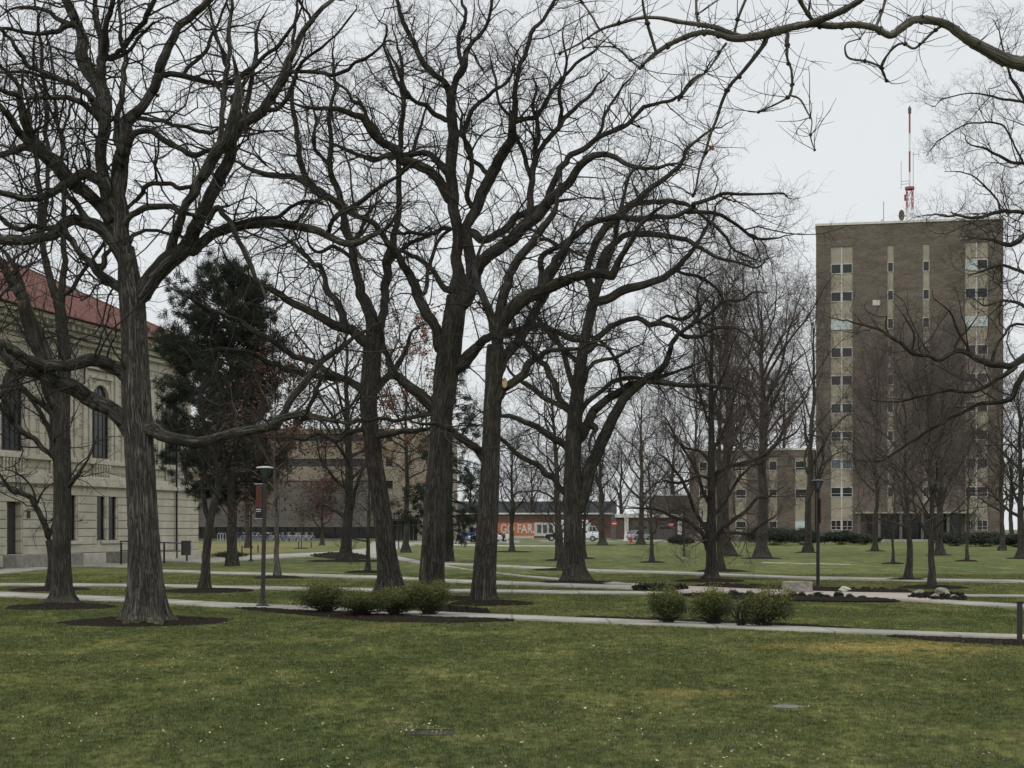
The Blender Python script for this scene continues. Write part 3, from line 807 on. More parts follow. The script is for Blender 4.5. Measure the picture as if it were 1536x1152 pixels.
traced('oak_tree', 'dark slender tree whose trunk forks in front of the arched windows of the limestone hall', 906,
       [(93,906,44),(93,895,32),(93,880,28),(93,840,27),(93,780,26),(94,720,26),(93,680,26),(92,640,26),(93,610,25),(95,585,22),(97,560,20),(97,530,19),(94,500,18),(91,470,17),(89,452,15)],
       B_l, 12, bk='grey_bark', mulch=(92,911,84), dens=.65, flare=.5)
C_l = [(.3, [(73,810,9),(67,795,9),(60,780,9),(52,760,8),(45,748,8),(35,742,7),(25,738,7)]),
 (.2, [(73,806,8),(80,790,6),(82,775,5),(84,755,3)]), (-.3, [(58,768,4),(50,735,3),(38,720,3),(28,712,3)]), (.3, [(52,760,4),(60,740,3),(70,728,2),(85,722,2)])]
traced('pruned_tree', 'short pruned tree with a sawn off leaning limb beside the hall doorway', 883,
       [(76,883,14),(77,860,12),(77,830,12),(73,810,10)], C_l, 13, bk='grey_bark', mulch=(75,885,60), dens=1., glen=.7, group='small bare trees on the lawn')
D_l = [(.5, [(315,785,9),(311,765,8),(307,745,7),(303,728,6),(307,705,5),(300,690,4)]),
 (-.6, [(325,745,8),(331,725,7),(338,700,6),(350,680,5),(362,655,4),(375,640,3)]),
 (.6, [(326,710,7),(322,680,7),(318,660,6),(310,640,5),(300,620,4),(296,600,3)]),
 (-.4, [(324,690,6),(330,665,5),(328,640,4),(338,615,3)]),
 (.8, [(319,655,5),(305,650,4),(290,640,3),(276,645,3)]), (-.8, [(340,698,5),(355,695,4),(372,700,3),(388,694,2)])]
traced('young_oak', 'small twisting tree between the big oak and the tall lamp post', 886,
       [(307,886,17),(307,875,14),(308,860,13),(309,830,12),(312,800,12),(317,770,11),(322,750,11),(326,730,9),(326,708,8)], D_l, 14, bk='grey_bark', mulch=(313,887,72), dens=1.3, glen=.8, group='small bare trees on the lawn')
E_l = [
 (1.2, [(563,500,20),(572,470,13),(575,440,13),(578,410,13),(580,383,14),(590,350,10),(595,320,9),(595,280,9),(596,240,8),(600,200,8),(602,160,7),(600,120,6),(597,100,5)]),
 (-.6, [(560,505,22),(556,480,20),(548,455,17),(540,430,14),(533,400,13),(527,370,13),(520,345,12),(515,320,11),(508,290,10),(500,265,9),(495,235,8),(495,200,7),(497,170,6),(503,130,5),(500,95,4)]),
 (1, [(512,310,11),(500,298,10),(485,288,10),(468,276,10),(458,258,9),(450,238,9),(447,215,8),(445,190,8),(440,165,7),(437,130,5)]),
 (.8, [(480,286,10),(460,275,9),(440,266,9),(420,262,9),(395,258,8),(370,250,6),(355,243,4)]),
 (-1.6, [(553,515,18),(539,503,16),(528,495,16),(512,487,15),(495,478,13),(479,472,12),(462,465,11),(446,457,11),(430,447,10),(417,439,9),(400,430,8),(383,420,7),(360,410,6)]),
 (1, [(516,488,13),(510,470,12),(500,450,10),(490,438,9),(484,420,8),(478,400,8),(470,395,7),(455,380,6),(440,365,5),(425,352,3)]),
 (-2.2, [(552,590,14),(535,578,12),(510,568,10),(485,552,10),(462,541,10),(440,534,9),(420,524,8),(400,510,8),(380,500,8),(360,488,7),(340,478,7),(320,470,6),(300,460,6)]),
 (-1.2, [(510,568,10),(485,562,9),(455,557,9),(430,550,8),(415,542,8),(390,535,8),(370,527,7),(340,524,7),(320,525,5),(305,528,4)]),
 (1.2, [(562,585,14),(578,568,11),(592,555,10),(600,540,8),(612,520,6),(620,500,4)]),
 (.7, [(578,400,8),(590,385,8),(605,370,7),(622,358,6),(640,352,4)]),
 (-1, [(545,640,8),(525,645,8),(505,655,8),(480,650,7),(455,658,6),(430,652,5)]),
 (-1.3, [(566,655,10),(590,652,9),(615,648,8),(640,644,6)]),
 (-.8, [(532,392,7),(515,378,6),(495,370,6),(480,378,5),(465,372,4)]),
 (.6, [(527,360,7),(540,345,6),(548,325,5),(560,310,4)]),
 (.9, [(596,262,6),(610,245,5),(620,220,5),(632,190,4),(640,160,3)]),
 (-.7, [(497,250,6),(480,232,5),(470,210,5),(474,180,4),(466,150,3)]),
]
traced('oak_tree', 'oak with a curving trunk behind the left end of the low evergreen hedge', 893,
       [(586,893,44),(586,885,38),(585,870,34),(582,845,31),(578,810,28),(572,760,27),(566,720,26),(561,690,26),(558,660,25),(555,640,25),(553,610,26),(554,580,27),(557,550,28),(559,520,27),(562,500,25)],
       E_l, 15, bk='straight_bark',  mulch=(588,895,66), dens=.8)
F_l = [
 (.8, [(682,440,26),(685,408,19),(685,380,17),(684,350,17),(682,320,17),(678,290,18),(676,260,17),(677,230,17),(678,200,16),(677,170,15),(676,140,13),(670,127,11),(662,118,9),(650,112,9),(635,98,9),(625,80,8),(615,65,8),(607,45,7),(600,25,7),(592,0,6)]),
 (-.7, [(677,150,12),(685,122,10),(693,105,12),(698,85,9),(708,65,7),(722,52,6),(730,35,5),(737,10,5),(740,-10,4)]),
 (.6, [(694,100,8),(690,82,7),(687,65,6),(690,50,6),(695,35,6),(696,15,5),(695,0,4)]),
 (-1., [(690,440,24),(704,415,20),(706,398,19),(703,370,17),(701,345,15),(705,328,15),(715,305,17),(725,285,17),(737,260,17),(748,242,16),(756,230,16),(763,212,14),(764,195,12),(768,182,11),(773,160,9),(772,140,8),(778,115,7),(780,95,7),(790,70,7),(800,45,6),(815,25,5),(832,0,5)]),
 (.8, [(766,186,9),(778,182,8),(790,180,7),(805,178,8),(812,165,7),(820,150,7),(830,135,6),(845,115,5),(865,95,5),(885,80,4)]),
 (-2.0, [(695,455,24),(706,435,22),(714,415,21),(722,400,20),(735,386,19),(750,376,19),(765,362,19),(780,350,19),(795,335,18),(810,325,17),(820,312,17),(828,298,16),(840,285,14),(855,270,13),(868,250,12),(885,236,11),(905,232,9),(925,238,8),(945,250,7),(965,253,6),(985,250,5),(1010,245,4)]),
 (.5, [(790,338,14),(793,317,12),(795,290,10),(797,265,9),(803,240,9),(805,225,8),(809,205,7),(806,180,6),(800,160,5),(806,135,4)]),
 (-.5, [(795,268,7),(788,240,7),(780,218,6),(775,205,5)]),
 (-1., [(812,315,11),(822,285,10),(832,265,10),(845,247,10),(860,232,9),(885,215,8),(910,203,7),(930,195,7),(950,180,6),(965,163,6),(985,158,5),(1010,150,5),(1025,138,4),(1040,120,4),(1060,108,3)]),
 (.6, [(893,211,6),(900,195,5),(905,178,5),(912,160,4),(925,145,4),(938,125,3)]),
 (1., [(803,240,8),(812,222,8),(822,210,8),(836,190,8),(850,172,7),(865,160,6),(882,148,5),(895,130,4)]),
 (.5, [(838,188,6),(842,165,6),(838,140,5),(845,115,5),(850,90,4),(845,60,3)]),
 (1., [(712,350,13),(725,362,12),(745,350,11),(765,333,12),(780,322,11),(795,318,10)]),
 (-1.8, [(676,305,16),(664,280,15),(654,268,15),(640,258,15),(620,248,15),(605,243,15),(598,233,14),(585,222,13),(570,213,13),(558,198,13),(545,182,11),(530,172,9),(510,165,8),(490,162,7),(470,160,6)]),
 (.6, [(595,232,8),(578,234,8),(560,240,8),(545,235,7),(530,230,6),(510,222,5)]),
 (.8, [(677,265,13),(664,250,12),(652,238,10),(640,232,9),(620,230,8),(604,233,7),(590,238,5)]),
 (-.7, [(573,214,8),(565,195,7),(552,180,6),(545,160,6),(530,150,5),(515,130,4),(500,120,3)]),
 (-2., [(660,520,18),(654,489,15),(641,470,16),(633,450,15),(625,430,15),(618,410,14),(610,395,12),(600,380,11),(590,370,10),(580,360,9),(570,350,9),(560,340,9),(545,330,8),(530,325,8),(515,318,7),(500,305,6),(485,300,6)]),
 (.8, [(668,430,10),(655,410,8),(640,395,7),(625,387,7),(610,380,6)]),
 (.4, [(634,440,7),(640,420,6),(645,395,6),(655,365,5),(670,350,5)]),
 (-1.5, [(663,625,20),(648,607,18),(632,592,16),(615,580,15),(602,568,14),(591,560,13),(586,545,10),(582,530,9),(575,515,8),(572,500,6),(565,480,4)]),
 (-2.0, [(672,560,26),(684,553,24),(696,546,22),(706,533,20),(715,520,15),(725,512,13),(740,505,12),(755,500,12),(775,495,11),(800,489,10),(818,488,9),(835,498,8),(855,509,7),(880,512,6),(905,520,4)]),
 (-1.2, [(658,620,9),(645,620,7),(630,622,6),(605,626,6),(580,627,6),(560,627,5),(540,630,5),(525,636,4)]),
 (-.8, [(677,190,9),(670,180,8),(655,175,8),(640,160,7),(622,152,6),(610,140,6),(604,120,5),(603,95,5),(598,75,4)]),
 (.6, [(612,147,6),(600,128,6),(590,110,6),(583,90,5),(575,65,4),(580,40,3)]),
 (-.9, [(680,215,9),(690,200,8),(700,185,8),(712,160,7),(722,150,6),(735,142,6),(750,130,5),(765,118,4)]),
 (.9, [(678,345,9),(665,342,8),(650,350,7),(635,352,6),(615,348,6),(602,352,5)]),
 (.7, [(736,262,8),(722,250,7),(708,235,6),(702,215,6),(690,200,5),(694,175,4)]),
 (-.9, [(707,312,8),(700,298,8),(702,270,8),(706,245,7),(700,222,6),(697,205,5)]),
 (.9, [(775,182,6),(760,170,5),(748,150,4),(742,120,4),(735,95,3)]),
]
traced('oak_tree', 'tallest oak, its twin columns rising behind the right end of the low evergreen hedge', 897,
       [(646,897,42),(647,885,38),(648,860,37),(651,800,35),(654,740,33),(657,700,32),(660,660,32),(663,620,33),(667,590,35),(670,560,37),(674,530,37),(678,500,34),(682,470,32),(685,445,30)],
       F_l, 16, bk='straight_bark',  mulch=(668,899,62), dens=.85, flare=.35)
G_l = [
 (.5, [(742,510,20),(738,480,15),(729,456,12),(721,437,11),(716,420,10),(712,400,7)]),
 (-1.6, [(744,515,22),(752,492,20),(762,472,21),(778,456,22),(792,445,20),(810,437,19),(828,428,18),(842,423,17),(858,418,15),(873,415,14),(900,411,14),(917,413,13),(925,400,11),(932,385,9),(945,365,8),(960,340,7),(975,325,6)]),
 (.6, [(750,490,16),(757,435,15),(762,420,14),(772,400,13),(789,377,13),(803,360,13)]),
 (-1., [(815,436,12),(822,415,12),(832,395,12),(845,375,11),(860,358,10),(881,341,10),(902,329,9),(929,327,9),(954,329,9),(985,327,8),(1014,326,7),(1037,314,6),(1043,310,6),(1068,300,6),(1089,291,5),(1120,294,4),(1168,292,3)]),
 (.6, [(1030,318,6),(1058,318,6),(1081,325,6),(1104,339,5),(1133,358,5),(1162,358,3)]),
 (1., [(746,560,16),(757,537,15),(767,524,16),(777,514,16),(791,487,14),(806,462,13),(820,441,11),(828,415,9)]),
 (-1.2, [(742,605,16),(752,592,14),(763,582,13),(779,566,13),(793,549,12),(806,537,9),(820,528,8),(840,527,7),(860,525,6),(880,518,5)]),
 (-1.3, [(735,715,15),(728,692,14),(720,677,13),(705,665,12),(690,656,12),(680,648,10),(668,640,8),(655,636,6)]),
 (.8, [(812,437,10),(811,410,9),(812,385,9),(822,372,8),(845,362,7),(858,350,5)]),
 (-.6, [(800,362,7),(815,358,6),(832,365,6),(848,372,5)]),
]
traced('oak_tree', 'straight oak with a pale pruning scar standing just right of the evergreen hedge', 905,
       [(727,905,42),(727,895,37),(727,880,35),(729,840,33),(731,790,31),(734,740,30),(736,700,28),(737,660,27),(738,620,27),(740,580,26),(742,540,26),(743,518,24)],
       G_l, 17, bk='straight_bark',  mulch=(735,906,66), dens=.9, flare=.3, cut=((757,574,8,15,.28),(805,358,9,12,.1)))
H_l = [
 (.6, [(897,430,13),(908,405,11),(915,380,9),(922,350,8),(930,320,7),(935,290,5),(945,262,4)]),
 (-1.2, [(866,765,22),(875,740,20),(882,718,19),(890,698,18),(899,678,18),(910,655,17),(922,630,16),(935,605,15),(948,590,13),(960,578,11),(975,567,11),(986,557,10),(998,540,9),(1002,523,8),(1010,507,8),(1019,497,7),(1040,480,6),(1069,463,5),(1081,451,5),(1112,447,4)]),
 (-1, [(968,572,10),(985,572,9),(1000,577,8),(1020,580,8),(1045,578,7),(1070,580,6),(1100,585,4)]),
 (1., [(868,660,16),(884,630,14),(900,613,13),(912,602,12),(925,592,12),(946,578,12),(962,572,10)]),
 (.8, [(872,620,9),(883,605,8),(904,586,7),(929,570,7),(956,567,6)]),
 (.5, [(937,605,8),(936,590,6),(933,575,5),(929,553,5),(915,530,5),(898,513,5),(882,505,5)]),
 (-.5, [(868,590,8),(880,559,7),(894,545,6),(917,538,5),(940,530,4)]),
 (-1.2, [(878,525,12),(890,508,10),(904,496,9),(917,488,9),(935,478,8),(956,476,8),(977,485,8),(992,487,8),(1008,492,7),(1025,504,6),(1050,505,6),(1069,492,5),(1096,492,4),(1120,503,3)]),
 (.5, [(982,486,6),(998,474,5),(1021,478,5),(1040,467,4),(1050,457,3)]),
 (1.2, [(892,455,14),(903,450,14),(917,445,14),(942,432,14),(967,424,12),(994,417,11),(1012,405,10),(1027,392,9),(1040,380,7),(1048,365,6),(1058,350,4)]),
 (-.8, [(899,425,12),(899,400,10),(908,379,10),(929,360,9),(950,352,9),(977,353,9),(1006,356,8),(1030,362,7),(1045,368,7),(1058,377,6),(1079,388,5),(1110,393,4),(1137,400,3)]),
 (.4, [(1012,407,6),(1021,411,5),(1050,417,5),(1069,428,4),(1081,440,4)]),
 (-1., [(890,455,13),(884,425,12),(884,400,11),(902,358,12),(922,333,12),(943,314,12),(964,298,11),(974,288,9),(989,277,8),(1014,256,7),(1027,239,6),(1033,222,5),(1052,206,4),(1070,195,3)]),
 (.8, [(958,303,9),(972,302,8),(995,303,8),(1014,304,7),(1037,314,6),(1060,330,5),(1085,350,5),(1100,372,4),(1125,385,3)]),
 (.6, [(1040,372,6),(1048,360,5),(1056,345,5),(1070,330,4),(1075,310,3)]),
 (1.5, [(862,640,14),(854,618,11),(837,597,10),(828,575,10),(820,557,10),(806,541,9),(787,518,8),(775,500,6)]),
 (-1.2, [(865,600,10),(858,570,9),(843,524,8),(830,505,8),(818,493,7),(806,475,6),(795,462,5)]),
 (-1.6, [(860,690,13),(852,676,12),(840,665,11),(825,655,10),(806,645,10),(788,636,9),(764,627,7),(745,625,5)]),
 (-.9, [(858,745,11),(840,731,9),(826,716,9),(813,703,9),(797,692,8),(782,682,8),(770,672,7),(757,658,6),(745,650,4)]),
 (1., [(863,628,10),(845,612,8),(820,597,8),(802,585,8),(785,572,6),(768,560,4)]),
 (-.4, [(866,652,10),(876,640,8),(885,634,9),(893,640,10),(894,648,7),(888,653,5)]),
 (-.8, [(873,548,8),(858,535,7),(845,525,6),(835,505,5),(822,490,4)]),
 (.6, [(1040,480,5),(1050,460,5),(1045,440,4),(1056,420,3)]),
]
traced('oak_tree', 'spreading oak that forks low above two overlapping rings of mulch at the path junction', 874,
       [(862,875,42),(862,865,36),(861,850,31),(860,820,29),(859,780,27),(858,740,27),(859,700,25),(860,660,24),(862,630,23),(865,600,21),(868,570,19),(872,540,17),(877,510,16),(884,480,15),(890,455,15)],
       H_l, 18, bk='straight_bark',  mulch=(864,875,66), dens=.9)
P_l = [
 (.6, [(1065,830,9),(1056,805,8),(1045,793,7),(1030,782,6),(1010,775,5),(980,765,4),(955,760,3)]),
 (-.8, [(1066,815,8),(1058,795,7),(1048,778,6),(1040,760,5),(1030,735,5),(1015,710,4),(1000,690,3)]),
 (-.5, [(1068,815,9),(1076,800,8),(1085,790,7),(1105,778,6),(1120,765,5),(1135,748,4),(1150,745,3)]),
 (.5, [(1067,740,7),(1072,720,6),(1080,705,6),(1100,697,6),(1125,690,5),(1145,678,5),(1165,662,4),(1190,650,3)]),
 (-.4, [(1070,800,6),(1085,798,5),(1100,801,5),(1125,801,4),(1145,785,3),(1160,775,2)]),
 (.8, [(1066,760,6),(1055,735,5),(1045,705,5),(1030,680,4),(1012,655,3),(1000,630,2)]),
 (.5, [(1067,700,6),(1052,680,5),(1035,672,4),(1015,660,3)]),
 (-.6, [(1067,680,6),(1080,655,5),(1092,630,4),(1100,600,3),(1110,565,2)]),
 (.6, [(1067,640,6),(1056,615,4),(1048,585,4),(1040,555,3)]),
 (-.6, [(1067,600,5),(1078,575,4),(1090,545,3),(1100,510,2)]),
 (.5, [(1067,560,4),(1058,530,3),(1052,500,3),(1045,465,2)]),
 (.9, [(1068,780,6),(1084,760,5),(1098,735,5),(1110,715,4),(1128,700,3)]),
 (-.9, [(1066,720,5),(1048,715,4),(1025,725,4),(1000,722,3)]),
]
traced('maple_tree', 'bare upright tree with low spreading limbs behind the three round shrubs', 869,
       [(1067,869,22),(1067,860,17),(1067,840,15),(1066,800,14),(1067,760,12),(1067,720,11),(1067,680,10),(1067,640,9),(1067,600,8),(1067,560,6),(1068,500,5),(1070,450,3)],
       P_l, 19, bk='dark_bark', lbk='dark_bark', tw='twig_red', mulch=(1064,872,52), dens=1.15, gn=.25, rmin=.0045, group='bare trees on the right lawn', up=.08)
# oak whose trunk stands outside the frame, limbs reaching in from the right
RR_l = [
 (-.5, [(1640,590,20),(1600,560,16),(1560,540,14),(1536,538,12),(1516,548,10),(1493,547,10),(1470,540,9),(1445,526,8),(1426,532,7),(1410,539,7),(1393,532,6),(1368,526,6),(1351,513,6),(1331,501,5),(1316,495,4),(1299,488,3),(1272,481,2.5)]),
 (.6, [(1545,541,9),(1536,560,9),(1524,578,9),(1514,597,8),(1495,605,7),(1468,606,6),(1441,619,6),(1420,631,6),(1393,646,5),(1370,662,4),(1351,677,4),(1324,692,3),(1308,691,2)]),
 (-.6, [(1520,549,8),(1503,563,7),(1487,572,6),(1466,582,6),(1449,587,5),(1424,585,5),(1403,588,4),(1378,597,4),(1353,603,3),(1320,604,2)]),
 (.5, [(1487,545,6),(1493,525,5),(1505,505,4),(1512,492,4),(1530,487,4)]),
 (-.4, [(1455,530,5),(1445,508,4),(1436,490,4),(1428,470,3),(1410,455,2)]),
 (.4, [(1368,526,4),(1372,505,4),(1366,490,3),(1358,475,2)]),
 (.4, [(1430,530,4),(1436,512,4),(1450,498,3),(1462,480,2)]),
]
traced('oak_tree', 'oak outside the right edge whose long limbs cross in front of the brick tower', 905,
       [(1650,905,46),(1650,880,38),(1648,800,34),(1645,700,32),(1642,620,28),(1640,560,24),(1636,480,18),(1632,380,12),(1630,280,6)],
       RR_l, 21, bk='straight_bark',  mulch=(1650,906,80), dens=1.0, per=(2.6,3.6,4.5))
R2_l = [
 (-.6, [(1600,420,10),(1570,380,10),(1540,354,9),(1526,364,8),(1512,368,7),(1491,360,5),(1470,358,3)]),
 (.5, [(1598,350,8),(1565,325,7),(1536,318,6),(1516,317,6),(1497,318,6),(1466,327,5),(1437,322,4),(1414,324,3)]),
 (-.5, [(1597,290,7),(1560,255,6),(1536,245,5),(1516,244,5),(1487,229,4),(1470,222,3),(1452,214,2)]),
 (.4, [(1597,240,6),(1560,190,6),(1536,150,5),(1516,112,4),(1508,85,3),(1500,50,2)]),
 (-.4, [(1535,152,4),(1510,150,4),(1480,142,3),(1450,140,2),(1415,150,2)]),
 (.4, [(1500,318,4),(1495,300,3),(1478,280,3),(1455,262,2),(1440,258,2)]),
 (-.4, [(1536,246,4),(1520,215,3),(1505,190,3),(1478,183,3),(1440,190,2),(1405,212,2)]),
 (.5, [(1600,450,8),(1570,430,7),(1545,415,6),(1520,405,5),(1495,400,4),(1470,408,3)]),
 (-.6, [(1602,520,8),(1575,500,7),(1550,470,6),(1528,455,5),(1505,450,4),(1480,458,3)]),
]
traced('oak_tree', 'tall fine-twigged tree at the right edge beside the brick tower, its crown against the sky', 872,
       [(1602,872,22),(1602,800,17),(1602,700,15),(1602,600,14),(1601,500,12),(1600,400,11),(1597,300,9),(1596,200,7),(1590,100,4)],
       R2_l, 22, mulch=(1602,872,40), dens=1.9, per=(2.6,3.6,4.5), group='bare trees on the right lawn', glen=1.1, up=.1)

# ---- plane tree outside the right edge: a knuckled overhanging branch with sprays of straight shoots
def plane_tree():
    rng = np.random.default_rng(77)
    Y0 = 16.0; sc = Y0/F
    base = np.array([(2080-CX)*sc, Y0+.6, 0]); root = empty('plane_tree', tuple(base), 0, 'pollarded plane tree outside the top right corner, its knuckled branch hanging across the sky', 'tree', 'large bare trees on the lawn')
    L = [
     [(2080,-120,30),(1950,20,28),(1800,110,26),(1700,125,25),(1620,110,24),(1560,100,23),(1536,96,22),(1510,90,20),(1480,75,18),(1450,58,15),(1422,38,13),(1398,31,12),(1372,30,12),(1352,42,12),(1335,53,11),(1312,42,10),(1282,37,10),(1250,39,10),(1220,36,10),(1190,40,12),(1162,48,13),(1130,55,12),(1100,58,10),(1072,50,8),(1050,49,8),(1020,59,8),(995,72,7),(978,84,6),(960,101,4)],
     [(1116,57,10),(1095,50,8),(1075,42,8),(1050,37,7),(1020,33,7),(990,27,6),(960,27,5),(930,35,5),(900,45,4),(870,65,3),(840,80,3)],
     [(1190,41,10),(1215,35,10),(1235,28,10),(1255,20,10),(1278,8,10),(1300,-8,9),(1330,-40,6)],
     [(1150,52,9),(1146,66,7),(1130,88,6),(1112,110,6),(1095,128,5),(1085,148,5),(1080,162,5),(1074,181,4.5),(1066,200,4.5),(1058,229,4),(1050,250,3.5),(1043,285,3),(1039,293,3)],
     [(1182,44,5),(1181,66,5),(1181,88,4),(1187,105,4),(1188,130,3.5),(1184,144,4),(1172,152,3),(1160,158,3),(1138,168,2.5)],
     [(1185,143,3),(1200,149,3),(1212,170,2.5),(1218,182,2),(1216,205,2),(1222,225,1.5)],
     [(1420,36,5),(1408,42,4),(1395,52,4),(1382,65,4),(1370,73,4),(1355,65,4),(1342,70,4),(1330,84,3.5),(1322,99,4),(1326,112,4),(1330,122,3)],
     [(1322,100,3.5),(1300,92,3.5),(1275,88,3.5),(1268,78,3),(1270,65,2),(1290,58,2)],
     [(1048,40,5),(1045,20,4),(1044,0,4),(1042,-30,3)],
     [(984,78,5),(977,55,5),(970,32,5),(965,10,4),(962,-20,3)],
     [(1100,55,4),(1108,25,4),(1118,0,4),(1125,-20,3)],
     [(958,100,3),(945,90,3),(925,72,3),(900,70,2),(875,72,2)],
     [(1090,64,4),(1078,80,3),(1062,105,3),(1040,122,3),(1028,138,2.5),(1018,150,2)],
     [(1313,42,5),(1322,20,4),(1328,0,4),(1330,-20,3)],
     [(1225,35,6),(1212,22,6),(1200,0,6),(1190,-20,5)],
     [(900,46,3),(885,20,3),(870,0,3)],
    ]
    small, big, nodes_, lines, allp = [], [], [], [], []
    for q, dat in enumerate(L):
        A = np.array(dat, float)
        m = max(6, int(np.linalg.norm(np.diff(A[:, :2], axis=0), axis=1).sum()/5))
        C = catmull(A, m); s = np.linspace(0, 1, m)
        if q == 0: Y = Y0+.6-1.2*s
        else:
            best = min(((np.hypot(c[:, 0]-A[0, 0], c[:, 1]-A[0, 1]).min(), y[int(np.hypot(c[:, 0]-A[0, 0], c[:, 1]-A[0, 1]).argmin())]) for c, y in lines))
            Y = best[1]+rng.uniform(-.8, .8)*s
        lines.append((C, Y))
        P = np.stack([(C[:, 0]-CX)*Y/F, Y, CH-(C[:, 1]-HY)*Y/F], -1)-base
        Rr = np.clip(C[:, 2], 1.5, None)/2*Y/F
        allp.append((P[None], Rr[None]))
        Rr = Rr*(1+rng.normal(size=m)*.05)
        n = 16 if q < 3 else 8
        (big if q < 3 else small).append(tubes(P[None], Rr[None], n, 1+rng.normal(size=(1, m, n))*.02))
        stp = 9 if q < 3 else 5
        for k in range(4 if q else 40, m, stp):
            if rng.random() < .75: nodes_.append((P[k], Rr[k]))
        nodes_.append((P[-1], Rr[-1]))
    tz = W(2080, -120, Y0+.6)-base
    T = np.array([(0, 0, -.1), (0, 0, .4), (.03, 0, 1.5), (0, .03, 3.2), (.04, 0, 5.2), tz+np.array([0, 0, .4]), tz+np.array([.2, .1, 2.]), tz+np.array([.5, .1, 4.5])])
    T = catmull(T, 26); Rt = np.linspace(.42, .1, 26)
    V, Q, B = tubes(T[None], Rt[None], 28, flare_mod(rng, 26, 28, .5, np.maximum(T[:, 2], 0)))
    link('trunk', mesh_np('trunk', V, Q, attr=B, smooth=True), M['smooth_bark'], root)
    for V, Q, B in big: link('limb', mesh_np('limb', V, Q, attr=B, smooth=True), M['smooth_bark'], root)
    for V, Q, B in small: link('branch', mesh_np('branch', V, Q, attr=B, smooth=True), M['smooth_bark'], root)
    # upper crown off the top of the trunk (outside the frame)
    up = [(T[None][:, 16:], Rt[None][:, 16:])]
    # knuckles
    kb = MB()
    for p, r in nodes_:
        for _ in range(3):
            c = p+norm(rng.normal(size=3))*(r*.75); rr = min(r, .016)*rng.uniform(.7, 1.25)+.007
            kb.lathe([(rr*.3, -rr*.9), (rr, -rr*.3), (rr*.95, rr*.35), (rr*.35, rr*.95)], 7, *c)
    tag(kb.build('knuckles', M['dark_bark'], root), kind='stuff')
    pos = np.repeat(np.array([p for p, r in nodes_]), 4, 0); n = len(pos)
    tan = norm(rng.normal(size=(n, 3))*np.array([1, .8, .7])+np.array([0, 0, .45]))
    P1, R1 = grow(rng, pos, tan, rng.uniform(.0032, .0055, n), rng.uniform(.15, .62, n), np.zeros(n), .05, .1, 8, tip=.45)
    c = children(rng, P1, R1, 3.2, .25); p, tn, r, t = c
    P2, R2 = grow(rng, p, tn, np.full(len(p), .0026), rng.uniform(.1, .32, len(p)), R(1)*rng.uniform(25, 55, len(p)), .04, .1, 5, tip=.6)
    c = children(rng, *map(np.asarray, (P1, R1)), 1.2, .3)
    blocks = [tubes(P1, R1, 4), tubes(P2, R2, 3)]
    for PP, RR_ in up:
        a, b_, _t = twigs(rng, [(PP, RR_)], 1.0, .05, 1.0, .004, 1.6); blocks += a+b_
    V, Q, B = merge(blocks)
    link('crown', mesh_np('crown', V, Q), M['twig'], root)
    V, Q = leaf_cloud(rng, np.array([W(1056, 243, Y0)-base+np.array([0, -.6, 0])])+rng.normal(size=(6, 3))*.012, .055)
    link('dead_leaf', mesh_np('dead_leaf', V, Q), M['dead_leaf'], root)
    mulch_bed(2080, 793+CH*F/(Y0+.6), 250, 5)
plane_tree()

# ------------------------------------------------------------------ trees farther back
ptree('oak_tree', 'dark stout tree on a mulch island where the paths split, dead red leaves around it', 519, 841, 17, 470, 105, 31, lean=-4, nl=20, mulch=(60, 842), t0=.16, leaves=(.25, .11, 'rust_leaf'), dens=.9)
conifer('pine_tree', 'dark green pine rising beside the corner of the limestone hall', 347, 849, 16, 424, [(.1, 54), (.25, 92), (.42, 104), (.66, 108), (.83, 100), (.92, 74), (1, 28)], 32, t0=.2, nb=175, ncl=44, clump=.25, sprig=4.6, asym=.2)
ptree('young_oak', 'slim pale young oak with dull red leaves right of the tall lamp post', 416, 866, 8, 560, 75, 33, lean=-6, nl=14, bk='smooth_bark', mulch=(38, 867), leaves=(1.3, .12, 'rust_leaf'), t0=.3, dens=.8, group='small bare trees on the lawn')
ptree('young_tree', 'thin young tree between the path fork and the curving oak', 550, 858, 7, 690, 40, 34, nl=12, mulch=(33, 859), style='cone', t0=.25, dens=1.1, group='small bare trees on the lawn')
conifer('spruce_tree', 'dark drooping spruce behind the two straight oaks', 673, 842, 14, 520, [(.1, 30), (.22, 72), (.4, 80), (.6, 58), (.8, 34), (1, 6)], 35, mat='spruce', droop=1.0, cat='spruce tree', t0=.14, nb=120, ncl=26, clump=.2, sprig=2.6)
ptree('oak_tree', 'tree with clusters of orange brown leaves in front of the tan building', 610, 829, 9, 500, 70, 36, nl=18, leaves=(1.1, .2, 'dead_leaf'), t0=.3, group='bare trees farther back', dens=.7)
ptree('red_oak', 'young oak holding maroon leaves near the bicycle racks', 372, 822, 8, 590, 78, 37, nl=20, leaves=(1.6, .21, 'rust_leaf'), t0=.22, dens=.8, group='small red leaved oaks by the racks')
ptree('red_oak', 'little oak with brownish red leaves in front of the glazed ground floor', 483, 818, 6, 745, 34, 38, nl=12, leaves=(1.2, .17, 'rust_leaf'), t0=.35, dens=.8, group='small red leaved oaks by the racks')
ptree('young_tree', 'young tree with an oval crown left of the orange banner', 768, 827, 7, 640, 46, 39, nl=18, style='oak', mulch=(34, 828), t0=.2, limbang=(45, 20), bk='grey_bark', dens=1.15, group='young trees toward the car park')
ptree('oak_tree', 'broad dark tree half hidden behind the low forking oak', 845, 856, 12, 540, 80, 40, nl=18, mulch=(46, 855), t0=.3, dens=.7, lean=-14)
ptree('young_tree', 'thin young tree just left of the low forking oak', 837, 841, 6, 690, 36, 41, nl=14, mulch=(20, 841), style='oak', limbang=(45, 18), group='young trees toward the car park')
